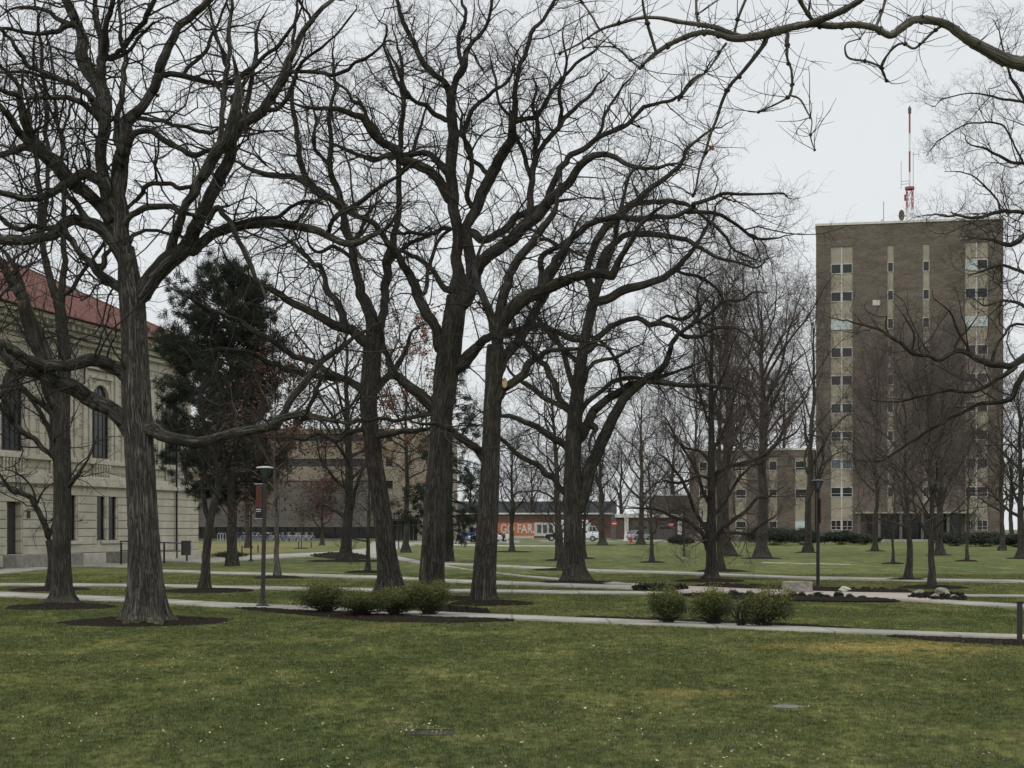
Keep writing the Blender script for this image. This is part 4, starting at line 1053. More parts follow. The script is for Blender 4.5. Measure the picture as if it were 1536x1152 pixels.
ptree('young_tree', 'thin young tree just right of the low forking oak', 876, 838, 6, 690, 38, 42, nl=14, mulch=(16, 838), limbang=(45, 18), group='young trees toward the car park')
ptree('maple_tree', 'mid sized bare tree beside the white truck', 904, 818, 10, 640, 52, 43, nl=16, mulch=(26, 818), t0=.22, bk='grey_bark')
ptree('maple_tree', 'bare tree standing beside the red fire hydrant', 960, 817, 9, 575, 78, 44, nl=18, mulch=(24, 817), t0=.2)
ptree('young_tree', 'small upright tree alone on the lawn by the concrete driveway', 978, 844, 6, 660, 42, 45, nl=15, mulch=(19, 844), limbang=(45, 20), group='young trees toward the car park', tw='twig_red')
ptree('maple_tree', 'dark tree on its own mulch ring just behind the low limbed tree', 1082, 857, 9, 430, 80, 46, nl=20, mulch=(40, 857), t0=.3, dens=.9, tw='twig_red')
ptree('maple_tree', 'thick trunk with a flared base before the three storey brick wing', 1092, 833, 17, 400, 78, 47, tw='twig_red',  nl=24, mulch=(24, 834), t0=.3, limbang=(38, 16), dens=1.2)
ptree('maple_tree', 'tall forking tree just right of the thick trunk before the brick wing', 1143, 837, 17, 420, 95, 48, nl=26, mulch=(30, 838), t0=.3, limbang=(42, 16), dens=1.3, tw='twig_red')
ptree('maple_tree', 'slim tree standing at the corner where wing and tower meet', 1211, 829, 11, 440, 62, 49, nl=16, mulch=(18, 829), t0=.2, limbang=(40, 18), bk='grey_bark', dens=.8)
ptree('maple_tree', 'left tree of the pair on mulch mounds before the tower', 1361, 870, 10, 585, 84, 50, nl=22, mulch=(40, 871), t0=.28, limbang=(50,20), tw='twig_red', rmin=.005, dens=1.2, group='bare trees on the right lawn')
ptree('maple_tree', 'right tree of the pair on mulch mounds before the tower', 1399, 882, 10, 560, 95, 51, nl=22, mulch=(52, 882), t0=.25, limbang=(50,20), tw='twig_red', rmin=.005, dens=1.2, bk='grey_bark', group='bare trees on the right lawn')
ptree('young_tree', 'very thin sapling left of the mounded pair of trees', 1340, 846, 4, 700, 24, 52, nl=12, mulch=(17, 846), limbang=(35, 16), glen=.6, group='young trees before the tower')
ptree('young_tree', 'thin sapling right of the mounded pair of trees', 1450, 842, 5, 650, 46, 53, nl=14, mulch=(17, 842), limbang=(45, 18), glen=.7, group='young trees before the tower', bk='grey_bark')
ptree('maple_tree', 'reddish twigged tree left of the tower entrance', 1313, 827, 7, 520, 72, 54, nl=20, mulch=(16, 827), tw='twig_red', limbang=(40, 16), dens=1.35)
ptree('maple_tree', 'reddish twigged tree right of the tower entrance', 1408, 833, 11, 540, 92, 55, nl=22, mulch=(20, 833), tw='twig_red', limbang=(42, 16), dens=1.35)
ptree('maple_tree', 'dark slim tree before the right end of the tower hedge', 1503, 826, 8, 590, 66, 56, nl=18, dens=1.0)
ptree('maple_tree', 'dark tree at the far right edge of the lawn', 1531, 838, 12, 560, 80, 57, nl=20, mulch=(22, 838), dens=1.0)
ptree('oak_tree', 'big tree outside the left edge leaning its crown over the tiled roof', -70, 890, 24, 60, 190, 58, nl=24, mulch=(70, 890), t0=.3, dens=.5, rmin=.004, bk='grey_bark', group='large bare trees on the lawn')
for i, (px, by, w, ty, sp, lb) in enumerate([
   (795, 806.2, 6, 690, 40, 'distant bare tree behind the brick shed left of centre'), (705, 806, 6, 700, 34, 'distant bare tree behind the blue pickup'),
   (935, 807, 6, 660, 52, 'distant bare tree behind the round stop sign'), (1005, 806.5, 7, 610, 60, 'distant bare tree over the garage roof'),
   (1045, 807, 8, 560, 62, 'distant bare tree behind the left end of the brick wing'), (1110, 806, 8, 540, 60, 'distant bare tree behind the middle of the brick wing'),
   (1180, 806, 7, 520, 55, 'distant bare tree between wing and tower'), (1560, 808, 8, 590, 60, 'distant bare tree beyond the right side of the tower'),
   (640, 804, 9, 560, 70, 'distant bare tree behind the tan building'),
   (1518, 808, 7, 640, 44, 'distant bare tree close to the right side of the tower'), (1590, 808, 7, 620, 50, 'distant bare tree outside the right edge'),
   (875, 807, 6, 680, 44, 'distant bare tree behind the white box truck'), (735, 805, 6, 705, 30, 'distant bare tree behind the scarred oak')]):
    ptree('distant_tree', lb, px, by, w, ty, sp, 90+i, group='distant trees behind the buildings', nl=16, rmin=.011, per=(2.2, 2.4, 3.0), dens=.8, t0=.2, limbang=(50, 18))
# ------------------------------------------------------------------ buildings
def facade(us, zs, holes, depth=.22, thick=.6, back=True):
    """wall in local coords: x along, y inward, z up; rectangular holes (u0,u1,z0,z1) with reveals"""
    U = sorted(set(us + [h[0] for h in holes] + [h[1] for h in holes])); Z = sorted(set(zs + [h[2] for h in holes] + [h[3] for h in holes]))
    mb = MB()
    for i in range(len(U)-1):
        for j in range(len(Z)-1):
            uc, zc = (U[i]+U[i+1])/2, (Z[j]+Z[j+1])/2
            if any(h[0] < uc < h[1] and h[2] < zc < h[3] for h in holes): continue
            mb.add([(U[i], 0, Z[j]), (U[i+1], 0, Z[j]), (U[i+1], 0, Z[j+1]), (U[i], 0, Z[j+1])], [(0, 1, 2, 3)])
    for u0, u1, z0, z1 in holes:
        mb.add([(u0,0,z0),(u1,0,z0),(u1,0,z1),(u0,0,z1),(u0,depth,z0),(u1,depth,z0),(u1,depth,z1),(u0,depth,z1)],
               [(0,4,5,1),(1,5,6,2),(2,6,7,3),(3,7,4,0)])
    return mb
def shell(mb, u0, u1, z0, z1, D):
    """sides, back and roof slab behind a facade"""
    mb.add([(u0,0,z0),(u0,D,z0),(u0,D,z1),(u0,0,z1)], [(0,3,2,1)])
    mb.add([(u1,0,z0),(u1,D,z0),(u1,D,z1),(u1,0,z1)], [(0,1,2,3)])
    mb.add([(u0,D,z0),(u1,D,z0),(u1,D,z1),(u0,D,z1)], [(0,3,2,1)])
    mb.add([(u0,0,z1),(u1,0,z1),(u1,D,z1),(u0,D,z1)], [(0,1,2,3)])
    mb.add([(u0,0,z0),(u1,0,z0),(u1,D,z0),(u0,D,z0)], [(0,3,2,1)])
    return mb
def window(parent, u0, u1, z0, z1, y, fw=.07, frame='pale_trim', glass='dark_glass', mull=0, trans=(), name='window', fd=.07):
    fr = MB()
    fr.box(u0, u0+fw, y, y+fd, z0, z1); fr.box(u1-fw, u1, y, y+fd, z0, z1)
    fr.box(u0+fw, u1-fw, y, y+fd, z0, z0+fw); fr.box(u0+fw, u1-fw, y, y+fd, z1-fw, z1)
    for k in range(mull):
        x = u0+(u1-u0)*(k+1)/(mull+1); fr.box(x-fw*.35, x+fw*.35, y+.012, y+fd, z0+fw, z1-fw)
    for t in trans:
        z = z0+(z1-z0)*t; fr.box(u0+fw, u1-fw, y+.02, y+fd-.004, z-fw*.3, z+fw*.3)
    o = fr.build(name, M[frame], parent)
    MB().box(u0+fw*.5, u1-fw*.5, y+fd-.03, y+fd-.01, z0+fw*.5, z1-fw*.5).build('pane', M[glass], o)
    return o

# ---- brick tower
ox, oy = (1224-CX)*221/F, 221.0
du = Vector((.9797, -.2005)); rz = math.atan2(du.y, du.x)
tw = empty('brick_tower', (ox, oy, 0), rz, 'ten storey brown brick tower with strips of windows and an entrance canopy', 'building')
def tu(px):          # local u of the facade plane at a photo column
    k = (px-CX)/F
    return (k*oy-ox)/(du.x-k*du.y)
def tz(px, py):
    u = tu(px); return CH-(py-HY)*(oy+u*du.y)/F
u1 = tu(1505); ztop = 43.55
rowc = [403+41.9*k for k in range(9)]+[787.5]
zr = [tz(1262, y) for y in rowc]; hh = .68
holes = []; strips = [(tu(1246), tu(1279)), (tu(1331), tu(1340.5)), (tu(1384), tu(1394.5)), (tu(1447.5), tu(1482))]
zlo, zhi = .7, tz(1262, 370)
for a, b in strips: holes.append((a, b, zlo if a < 10 or a > 18 else 5.2, zhi))
mb = facade([0, u1], [-.3, ztop], holes, .16); shell(mb, 0, u1, -.3, ztop, 15)
mb.build('wall', M['tower_brick'], tw)
MB().box(-.12, u1+.12, -.12, 15.1, ztop, ztop+.3).build('parapet', M['pale_trim'], tw)
for si, (a, b) in enumerate(strips):
    wide = si in (0, 3); zl = holes[si][2]
    sm = MB().box(a+.002, b-.002, .14, .2, zl, zhi)
    st = sm.build('panel_strip', M['tan_panel'], tw)
    mid = (a+b)/2
    if wide: MB().box(mid-.05, mid+.05, .07, .139, zl, zhi).build('mullion', M['pale_trim'], st)
    for ri, zc in enumerate(zr):
        if zc-hh < zl: continue
        gl = 'dark_glass'
        if (si, ri) in ((0, 2), (3, 2)): gl = 'blind'
        if (si, ri) in ((0, 7),): gl = 'blue_glass'
        if wide:
            window(tw, a+.03, mid-.07, zc-hh, zc+hh, .06, glass='blind' if (si, ri) == (3, 0) else gl, mull=1 if ri == 9 else 0, trans=(.35,) if ri in (9, 6, 8) else ())
            window(tw, mid+.07, b-.03, zc-hh, zc+hh, .06, glass=gl, mull=1 if ri == 9 else 0, trans=(.35,) if ri in (9, 6, 8) else ())
        else:
            window(tw, a+.03, b-.03, zc-hh-.02, zc+hh+.02, .06, glass=gl)
MB().box(tu(1309), tu(1320), -.05, -.003, tz(1314, 458), tz(1314, 450)).build('vent_grille', M['pale_trim'], tw)
# entrance canopy, dark recessed lobby, steps
cz = tz(1360, 768)
MB().box(tu(1283), tu(1464), -3.2, -.003, cz-.22, cz).build('canopy', M['tan_panel'], tw)
e = MB()
for px in (1288, 1318, 1350, 1382, 1420, 1458): e.box(tu(px)-.18, tu(px)+.18, -3.0, -2.65, .3, cz-.224)
e.build('canopy_columns', M['grey_wall'], tw)
MB().box(tu(1300), tu(1440), -.06, -.003, .3, cz-.23).build('lobby_glazing', M['dark_glass'], tw)
e = MB()
for k in range(12): x = tu(1300)+(tu(1440)-tu(1300))*k/11; e.box(x-.04, x+.04, -.1, -.062, .3, cz-.23)
e.build('lobby_mullions', M['bronze_metal'], tw)
e = MB()
for k in range(4): e.box(tu(1322)-k*.1, tu(1402)+k*.1, -3.4-.38*(k+1), -3.4-.38*k-(.0 if k else 0), -.02, .3-.075*k-.002)
e.box(tu(1322), tu(1402), -3.398, -.1, -.02, .298)
e.build('entrance_steps', M['concrete'], tw)

# ---- antenna mast on the tower roof
ab = W(1364.5, 333, 226); zr0 = ztop+.3
am = empty('antenna_mast', (ab[0], ab[1], zr0), 0, 'red and white lattice mast on the roof of the brick tower', 'antenna mast')
s_ = 226/F
H1 = (335-272)*s_; hw = 6*s_
for band in range(4):
    z0, z1 = H1*band/4, H1*(band+1)/4
    l = MB()
    cs = [(hw*math.cos(R(45+90*k)), hw*math.sin(R(45+90*k))) for k in range(4)]
    for k in range(4):
        a, b = cs[k], cs[(k+1) % 4]
        l.tube([(a[0], a[1], z0), (a[0], a[1], z1)], .055, 6)
        l.tube([(a[0], a[1], z0), (b[0], b[1], z1)], .025, 5); l.tube([(b[0], b[1], z0), (a[0], a[1], z1)], .025, 5)
        l.tube([(a[0], a[1], z1-.03), (b[0], b[1], z1-.03)], .035, 5)
    l.build('lattice_section', M['mast_red' if band >= 2 else 'white_paint'], am)
MB().lathe([(hw+.1, 0), (hw+.1, .35), (hw-.05, .35), (hw-.05, 0)], 20, 0, 0, H1-.15).build('top_ring', M['mast_red'], am)
zz = H1; tot = (272-160)*s_
for nm, fr in (('white_paint', .22), ('mast_red', .28), ('white_paint', .24), ('mast_red', .26)):
    MB().tube([(0, 0, zz), (0, 0, zz+tot*fr)], .13, 8).build('mast_section', M[nm], am); zz += tot*fr
MB().lathe([(.12, 0), (.22, .1), (.24, .75), (.16, .9), (.05, 1.15)], 12, 0, 0, zz).build('beacon', M['grey_wall'], am)
d = MB(); d.tube([(.5, 0, H1), (.5, 0, H1+(272-218)*s_)], .035, 5); d.tube([(.5, 0, H1+(272-221)*s_), (1.3, 0, H1+(272-220)*s_)], .035, 5)
d.tube([(1.3, 0, H1+4.4), (1.3, 0, H1+5.4)], .03, 5); d.tube([(0, 0, H1+1.1), (-1.2, 0, H1+1.0)], .03, 5); d.tube([(0, 0, H1+.7), (-1.2, 0, H1+.6)], .03, 5)
d.tube([(-1.2, 0, H1-.1), (-1.2, 0, H1+3.9)], .03, 5)
d.build('whip_antennas', M['grey_wall'], am)
d = MB(); n = 20
ring = [(-1.25+.12*math.cos(a*6.283/n), -.5, 0) for a in range(n)]
vs = [(-1.25+.42*math.cos(a*6.283/n), -.45, (335-313)*s_+.8*math.sin(a*6.283/n)) for a in range(n)]
vs += [(-1.2, -.1, (335-313)*s_)]
d.add(vs, [(i, (i+1) % n, n) for i in range(n)]); d.tube([(-1.2, -.1, 2.07), (-.5, 0, 2.07)], .07, 6); d.tube([(-1.25, -.45, 2.07), (-1.3, -.9, 2.07)], .04, 5)
d.build('dish', M['grey_wall'], am)
MB().box(-.75, -.5, -.15, .15, (335-290)*s_, (335-281)*s_).build('radio_unit', M['mast_red'], am)
q = W(1325.5, 333, 224); wp = MB().tube([(q[0], q[1], ztop+.25), (q[0], q[1], ztop+4)], .045, 6); wp.tube([(q[0]-.25, q[1], ztop+.25), (q[0]-.25, q[1], ztop+1.5)], .07, 6)
tag(wp.build('whip_antenna', M['grey_wall']), 'thin whip antenna standing left of the lattice mast on the tower roof', 'antenna')
q = W(1300, 336, 224)
tag(MB().box(q[0]-.9, q[0]+.9, q[1]-.6, q[1]+.6, ztop+.25, ztop+.62).build('roof_vent', M['pale_trim'], bevel=.03), 'low pale vent box on the edge of the tower roof', 'roof vent')

# ---- three storey wing left of the tower
wg = empty('brick_wing', (ox, oy+.6, 0), rz, 'three storey brown brick wing joined to the left of the tower', 'building')
wl = tu(1035); wt = CH+(HY-674.5)*oy/F
hs = [(tu(a), tu(b), .7, wt-.9) for a, b in ((1049, 1062), (1104, 1120.5), (1154, 1167), (1193.5, 1212))]
mb = facade([wl, -.004], [-.3, wt], hs, .16); shell(mb, wl, -.004, -.3, wt, 14)
mb.build('wall', M['tower_brick'], wg)
MB().box(wl-.1, -.004, -.1, 14.1, wt, wt+.25).build('parapet', M['pale_trim'], wg)
for i, (a, b, z0, z1) in enumerate(hs):
    MB().box(a+.002, b-.002, .14, .2, z0, z1).build('panel_strip', M['tan_panel'], wg)
    for j, yc in enumerate((698, 740, 788.5)):
        zc = CH+(HY-yc)*oy/F
        window(wg, a+.03, b-.03, zc-.65, zc+.65, .06, glass='blind' if (i, j) == (3, 2) else 'dark_glass', trans=(.3,))

# ---- garage building with white columns
gy = 245.0; g0 = (924-CX)*gy/F; g1 = (1047-CX)*gy/F
gb = empty('garage_building', (g0, gy, 0), 0, 'low brick garage with grey roller doors between white columns', 'building')
gw = g1-g0+6; gz = CH+(HY-772)*gy/F
mb = facade([0, gw], [-.2, gz], [], .1); shell(mb, 0, gw, -.2, gz, 12); mb.build('wall', M['dark_brick'], gb)
MB().box(-.15, gw, -.35, -.003, gz-.45, gz+.1).build('fascia', M['pale_trim'], gb)
for px in (936.5, 1016.5):
    x = (px-CX)*gy/F-g0; MB().box(x, x+.62, -.3, -.004, 0, gz-.452).build('column', M['pale_trim'], gb)
for a, b in ((946, 974), (982, 1012), (1022, 1043)):
    xa, xb = (a-CX)*gy/F-g0+.3, (b-CX)*gy/F-g0
    zt = 2.9; dr = MB()
    for k in range(8): dr.box(xa, xb, -.1-(.01 if k % 2 else 0), -.005, .02+k*zt/8, .02+(k+1)*zt/8-.025)
    dd = dr.build('roller_door', M['garage_door'], gb)
    MB().box(xa+.4, xb-.4, -.13, -.112, 1.75, 2.0).build('door_window', M['dark_glass'], dd)
xq = (985-CX)*gy/F-g0
u = MB().box(xq, xq+6.6, .5, 9, gz+.1, gz+2.9); u.build('upper_storey', M['grey_wall'], gb)
MB().box(xq-.1, xq+6.7, .4, 9.1, gz+2.9, gz+3.1).build('upper_fascia', M['pale_trim'], gb)

# ---- long brick building and dark roofed hall at the far side of the car park
by_ = 300.; b0 = (640-CX)*by_/F; b1 = (918-CX)*by_/F; bz = CH+(HY-771.5)*by_/F
lb = empty('long_brick_shed', (b0, by_, 0), 0, 'long low red brick building with a white roof edge behind the car park', 'building')
wd = b1-b0
hl = [(x, x+1.2, 2.1, 2.9) for x in np.arange(2, wd-2, 4.6)]
mb = facade([0, wd], [-.2, bz], [tuple(h) for h in hl], .12); shell(mb, 0, wd, -.2, bz, 14); mb.build('wall', M['red_brick'], lb)
for h in hl: window(lb, *h, .04, frame='white_paint', glass='blind')
MB().box(-.2, wd+.2, -.25, 14.2, bz, bz+.28).build('roof_edge', M['white_paint'], lb)
hy_ = 345.; h0 = (600-CX)*hy_/F; h1 = (925-CX)*hy_/F; hz_ = CH+(HY-752)*hy_/F
hh_ = empty('dark_roofed_hall', (h0, hy_, 0), 0, 'wide hall with a slate grey metal upper storey behind the brick shed', 'building')
mb = facade([0, h1-h0], [-.2, hz_-2.6], [], .1); shell(mb, 0, h1-h0, -.2, hz_-2.6, 25); mb.build('wall', M['white_paint'], hh_)
r_ = MB().prism([(0, hz_-2.55), (0, hz_), (h1-h0, hz_), (h1-h0, hz_-2.55)], -.4, 25)
for k in range(40): x = (h1-h0)*k/40; r_.box(x, x+.12, -.48, -.402, hz_-2.5, hz_)
r_.build('metal_cladding', M['roof_dark'], hh_)

# ---- banner fence and screen panels
def screen(name, label, px0, px1, y0, y1, Y, mat, cat, thick=.12):
    x0, x1 = (px0-CX)*Y/F, (px1-CX)*Y/F; z0, z1 = CH-(y1-HY)*Y/F, CH-(y0-HY)*Y/F
    r = empty(name, (x0, Y, 0), 0, label, cat)
    MB().box(0, x1-x0, 0, thick, z0, z1).build('panel', M[mat], r, bevel=.01)
    p = MB(); k = max(2, int((x1-x0)/2.6)+1)
    for i in range(k):
        x = (x1-x0)*i/(k-1); p.box(x-.05, x+.05, thick+.002, thick+.1, -.05, z1+.12)
    p.build('posts', M['grey_wall'], r)
    return r, x1-x0, z0, z1
bn, bw, bz0, bz1 = screen('banner_wall', 'orange banner reading GO FAR. in white letters across the car park', 744, 801, 784.2, 803.5, 262., 'orange_banner', 'banner')
def text(body, parent, loc, size, mat, name='lettering', cond=1.0, rot=(math.pi/2, 0, 0), ext=.008):
    cu = bpy.data.curves.new(name, 'FONT'); cu.body = body; cu.size = size; cu.extrude = ext; cu.align_x = 'CENTER'; cu.align_y = 'CENTER'
    cu.offset = size*.012
    o = bpy.data.objects.new(name, cu); COL.objects.link(o); cu.materials.append(M[mat]); o.parent = parent
    bpy.context.view_layer.update()
    me = bpy.data.meshes.new_from_object(o.evaluated_get(bpy.context.evaluated_depsgraph_get())); bpy.data.objects.remove(o)
    o = link(name, me, M[mat], parent)
    o.location = loc; o.rotation_euler = rot; o.scale = (cond, 1, 1)
    return o
text('GO FAR.', bn, (bw*.565, -.012, (bz0+bz1)/2+.02), 2.05, 'white_paint', cond=.72)
MB().box(0, bw, -.03, -.002, bz0-.42, bz0-.03).build('base_board', M['pale_trim'], bn)
screen('fabric_screen', 'beige screen panel behind the blue pickup', 691, 744, 783.5, 802, 262., 'limestone_trim', 'fence panel')
s4, sw, sz0, sz1 = screen('window_screen', 'grey and white screen with window shapes right of the orange banner', 801.3, 838, 784, 804, 262., 'pale_trim', 'fence panel')
for k in range(4): MB().box(.5+k*.95, 1.15+k*.95, -.03, -.003, sz0+.5, sz1-.35).build('dark_pane', M['roof_dark'], s4)

# ---- tan four storey building with window bands
my = 236.; m0 = (232-CX)*my/F; m1 = (678.5-CX)*my/F
tb = empty('tan_building', (m0, my, 0), 0, 'tan four storey building with dark window bands behind the bicycle racks', 'building')
mw = m1-m0; mz = CH+(HY-645)*my/F
def mu(px): return (px-CX)*my/F-m0
def mzf(py): return CH-(py-HY)*my/F
bands = [(651, 662), (688, 699.5), (721, 733), (755, 764)]
hs = []
for a, b in bands[:3]:
    hs.append((mu(240), mu(556), mzf(b), mzf(a)))
    hs.append((mu(579), mu(589), mzf(b), mzf(a))); hs.append((mu(655), mu(668), mzf(b), mzf(a)))
hs.append((mu(556.5), mu(574), mzf(765), mzf(750)))
hs.append((mu(589), mu(626), .02, mzf(781)))
hs.append((mu(240), mu(574), .3, mzf(790)))
mb = facade([0, mw], [-.2, mz], hs, .5); shell(mb, 0, mw, -.2, mz, 22); mb.build('wall', M['tan_stone'], tb)
for i, h in enumerate(hs[:-2]):
    o = MB().box(h[0], h[1], .46, .52, h[2], h[3]).build('window_band', M['dark_glass'], tb)
    if h[1]-h[0] > 5:
        p = MB()
        for k in range(1, 22): x = h[0]+(h[1]-h[0])*k/22; p.box(x-.05, x+.05, .38, .459, h[2], h[3])
        p.build('mullions', M['bronze_metal'], o)
h = hs[-1]; o = MB().box(h[0], h[1], .46, .52, h[2], h[3]).build('ground_floor_glazing', M['dark_glass'], tb)
for k in range(0, 29): x = h[0]+(h[1]-h[0])*k/28; MB().box(-.06, .06, .3, .459, h[2], h[3]).build('mullion', M['bronze_metal'], o, loc=(x, 0, 0))
h = hs[-2]; o = MB().box(h[0], h[1], .46, .52, h[2], h[3]).build('entrance', M['dark_glass'], tb)
p = MB()
for k in range(0, 7): x = h[0]+(h[1]-h[0])*k/6; p.box(x-.05, x+.05, .36, .459, h[2], h[3])
p.box(h[0], h[1], .34, .455, 2.2, 2.32)
p.build('door_frames', M['grey_wall'], o)
MB().box(h[0]-.4, h[1]+.4, -1.2, -.003, h[3], h[3]+.25).build('entrance_canopy', M['bronze_metal'], tb)
# big blank cladding wall proud of the lower storeys, shade painted into its grey
MB().box(mu(240), mu(555), -1.6, -.004, mzf(790.5), mzf(723)).build('shade_grey_cladding', M['grey_wall'], tb)
p = MB()
for k in range(1, 5): x = mu(240)+(mu(555)-mu(240))*k/5; p.box(x-.04, x+.04, -1.63, -1.603, mzf(790.5), mzf(723))
for py in (733, 744, 755, 766, 779): p.box(mu(240), mu(555), -1.64, -1.631, mzf(py), mzf(py-.9))
p.build('cladding_joints', M['garage_door'], tb)
MB().box(-.1, mw+.1, -.12, 22, mz, mz+.22).build('parapet', M['tan_panel'], tb)

# ---- limestone hall with the clay tile roof
HO = Vector((-18.5, 94.2, 0)); ud = Vector((.23, .973)); hrz = math.atan2(ud.y, ud.x)
ha = empty('limestone_hall', tuple(HO), hrz, 'classical limestone hall with tall arched windows and a red clay tile roof', 'building')
L = 46.
low = [(-(c+dx+.85), -(c+dx), 1.16, 3.5) for c in (10.25, 14.55, 23.2, 27.5, 31.8, 36.1) for dx in (-.05, 1.2)]
arch = [(-t-.95, -t+.95, 5.4, 9.2) for t in (2.9, 7.2, 11.4, 15.7, 20.0, 24.3, 28.6, 32.9, 37.2)]
door = [(-20.9, -19.7, .25, 3.1)]
mb = facade([-L, 0], [-.3, 3.9], low+door, .35); mb.add([(0,0,-.3),(0,15,-.3),(0,15,3.9),(0,0,3.9)], [(0,1,2,3)])
mb.add([(-L,0,3.9),(0,0,3.9),(0,.4,3.9),(-L,.4,3.9)], [(0,1,2,3)])
mb.build('ground_floor_wall', M['ashlar'], ha)
up_ = facade([-L, -.35], [3.9, 11.3], arch, .25); up_.v = [(x, y+.28, z) for x, y, z in up_.v]
up_.add([(-.35,.28,3.9),(-.35,14.6,3.9),(-.35,14.6,11.3),(-.35,.28,11.3)], [(0,1,2,3)])
up_.build('upper_wall', M['ashlar'], ha)
# rusticated joints: shadow gaps as thin dark recess strips modelled as narrow courses standing proud
cr = MB()
zc = .55; cuts = sorted([(h[0]-.12, h[1]+.12, h[2]-.1, h[3]+.1) for h in low+door])
while zc < 3.75:
    x = -L
    for a, b, z0, z1 in cuts+[(0, 0, 0, 9)]:
        if z0 < zc+.2 < z1 or (a == 0):
            if a > x: cr.box(x, a, -.045, -.002, zc, zc+.36)
            x = max(x, b)
    zc += .41
cr.box(.002, .045, 0, 15, .55, 3.7)
cr.build('rusticated_courses', M['limestone'], ha, bevel=.012)
MB().box(-L, .12, -.16, -.046, -.1, .5).build('plinth', M['limestone_trim'], ha, bevel=.02)
b_ = MB().box(-L, .16, -.2, .28, 3.9, 4.12); b_.box(-L, .1, -.1, .279, 4.12, 4.34); b_.box(-L, -.3, .1, .279, 4.34, 4.42)
b_.build('belt_course', M['limestone_trim'], ha, bevel=.015)
b2 = MB().box(-L, -.2, .12, .279, 5.08, 5.3); b2.build('sill_course', M['limestone_trim'], ha, bevel=.015)
for t in (2.9, 7.2, 11.4, 15.7, 20.0, 24.3, 28.6, 32.9, 37.2):
    bl = MB()
    for k in range(7):
        x = -t-.85+k*.283; bl.lathe([(.07, 0), (.05, .06), (.085, .2), (.045, .42), (.07, .5), (.07, .62)], 8, x, .2, 4.43)
    bl.build('balusters', M['limestone_trim'], ha, smooth=True)
    # arched head: infill above the springing line
    n = 12; c = -t; z0 = 8.25; r = .95
    sp = MB(); ps = [(c+r*math.cos(math.pi*k/n), z0+r*math.sin(math.pi*k/n)) for k in range(n+1)]
    for k in range(n):
        (xa, za), (xb, zb) = ps[k], ps[k+1]
        sp.add([(xa,.282,za),(xb,.282,zb),(xb,.282,9.2),(xa,.282,9.2),(xa,.46,za),(xb,.46,zb)], [(0,1,2,3),(0,4,5,1)])
    sp.build('arch_head', M['limestone'], ha)
    vs = MB()
    for k in range(n):
        a0, a1 = math.pi*(k+.04)/n, math.pi*(k+.96)/n
        pts = [(c+q*math.cos(a), z0+q*math.sin(a)) for q, a in ((.97, a0), (1.2, a0), (1.2, a1), (.97, a1))]
        vs.prism(pts, .23, .279)
    vs.build('voussoirs', M['limestone_trim'], ha)
    w = window(ha, c-.95, c+.95, 5.4, 9.18, .36, fw=.08, frame='bronze_metal', glass='deep_glass', mull=3, trans=(.2, .4, .6, .78), name='arched_window')
    f2 = MB().box(c-1.3, c-1.05, .2, .278, 5.3, 9.5); f2.box(c+1.05, c+1.3, .2, .278, 5.3, 9.5); f2.box(c-1.2, c+1.2, .14, .278, 9.5, 9.62)
    f2.box(c-1.9, c-1.5, .2, .278, 5.3, 9.95); f2.box(c+1.5, c+1.9, .2, .278, 5.3, 9.95)
    f2.build('window_surround', M['limestone_trim'], ha, bevel=.01)
for h in low: window(ha, h[0], h[1], h[2], h[3], .08, fw=.06, frame='bronze_metal', glass='deep_glass', trans=(.5,))
for c in (10.8, 15.1, 23.8, 28.1):
    MB().box(-c-1.15, -c+1.05, -.12, -.047, .98, 1.14).build('window_sill', M['limestone_trim'], ha, bevel=.01)
dd = MB().box(-20.85, -19.75, .25, .31, .25, 3.08).build('door', M['bronze_metal'], ha)
MB().box(-20.75, -20.5, .2, .249, .4, 2.3).build('door_panel', M['deep_glass'], dd)
MB().box(-21.3, -19.3, -1.1, -.17, -.02, .24).build('door_step', M['concrete'], ha)
pl = MB().box(-19.25, -18.95, -.07, -.048, 2.25, 2.6); pl.build('wall_plaque', M['bronze_metal'], ha)
MB().tube([(-3.2, -.16, .1), (-3.2, -.16, 5.4)], .06, 8).build('downpipe', M['black_metal'], ha)
# entablature
en = MB().box(-L, -.2, .1, .279, 9.95, 10.15); en.box(-L, -.1, .0, .275, 11.02, 11.2); en.box(-L, .05, -.2, .27, 11.3, 11.52)
en.box(-L, .55, -.75, .265, 11.78, 12.0); en.box(-.2, .55, .27, 14.6, 11.78, 12.0); en.box(-.2, .05, .275, 14.6, 11.3, 11.52)
en.build('cornice', M['limestone_trim'], ha, bevel=.02)
x = -L+.3; mo = MB().box(0, .24, -.6, -.205, 11.54, 11.77).build('modillion', M['limestone_trim'], ha, loc=(x, 0, 0))
while x < -.2:
    x += .62; q = mo.copy(); COL.objects.link(q); q.location = (x, 0, 0)
den = MB(); x = -L+.2
while x < -.2: den.box(x, x+.13, .09, .274, 11.21, 11.32); x += .27
den.build('dentils', M['limestone_trim'], ha)
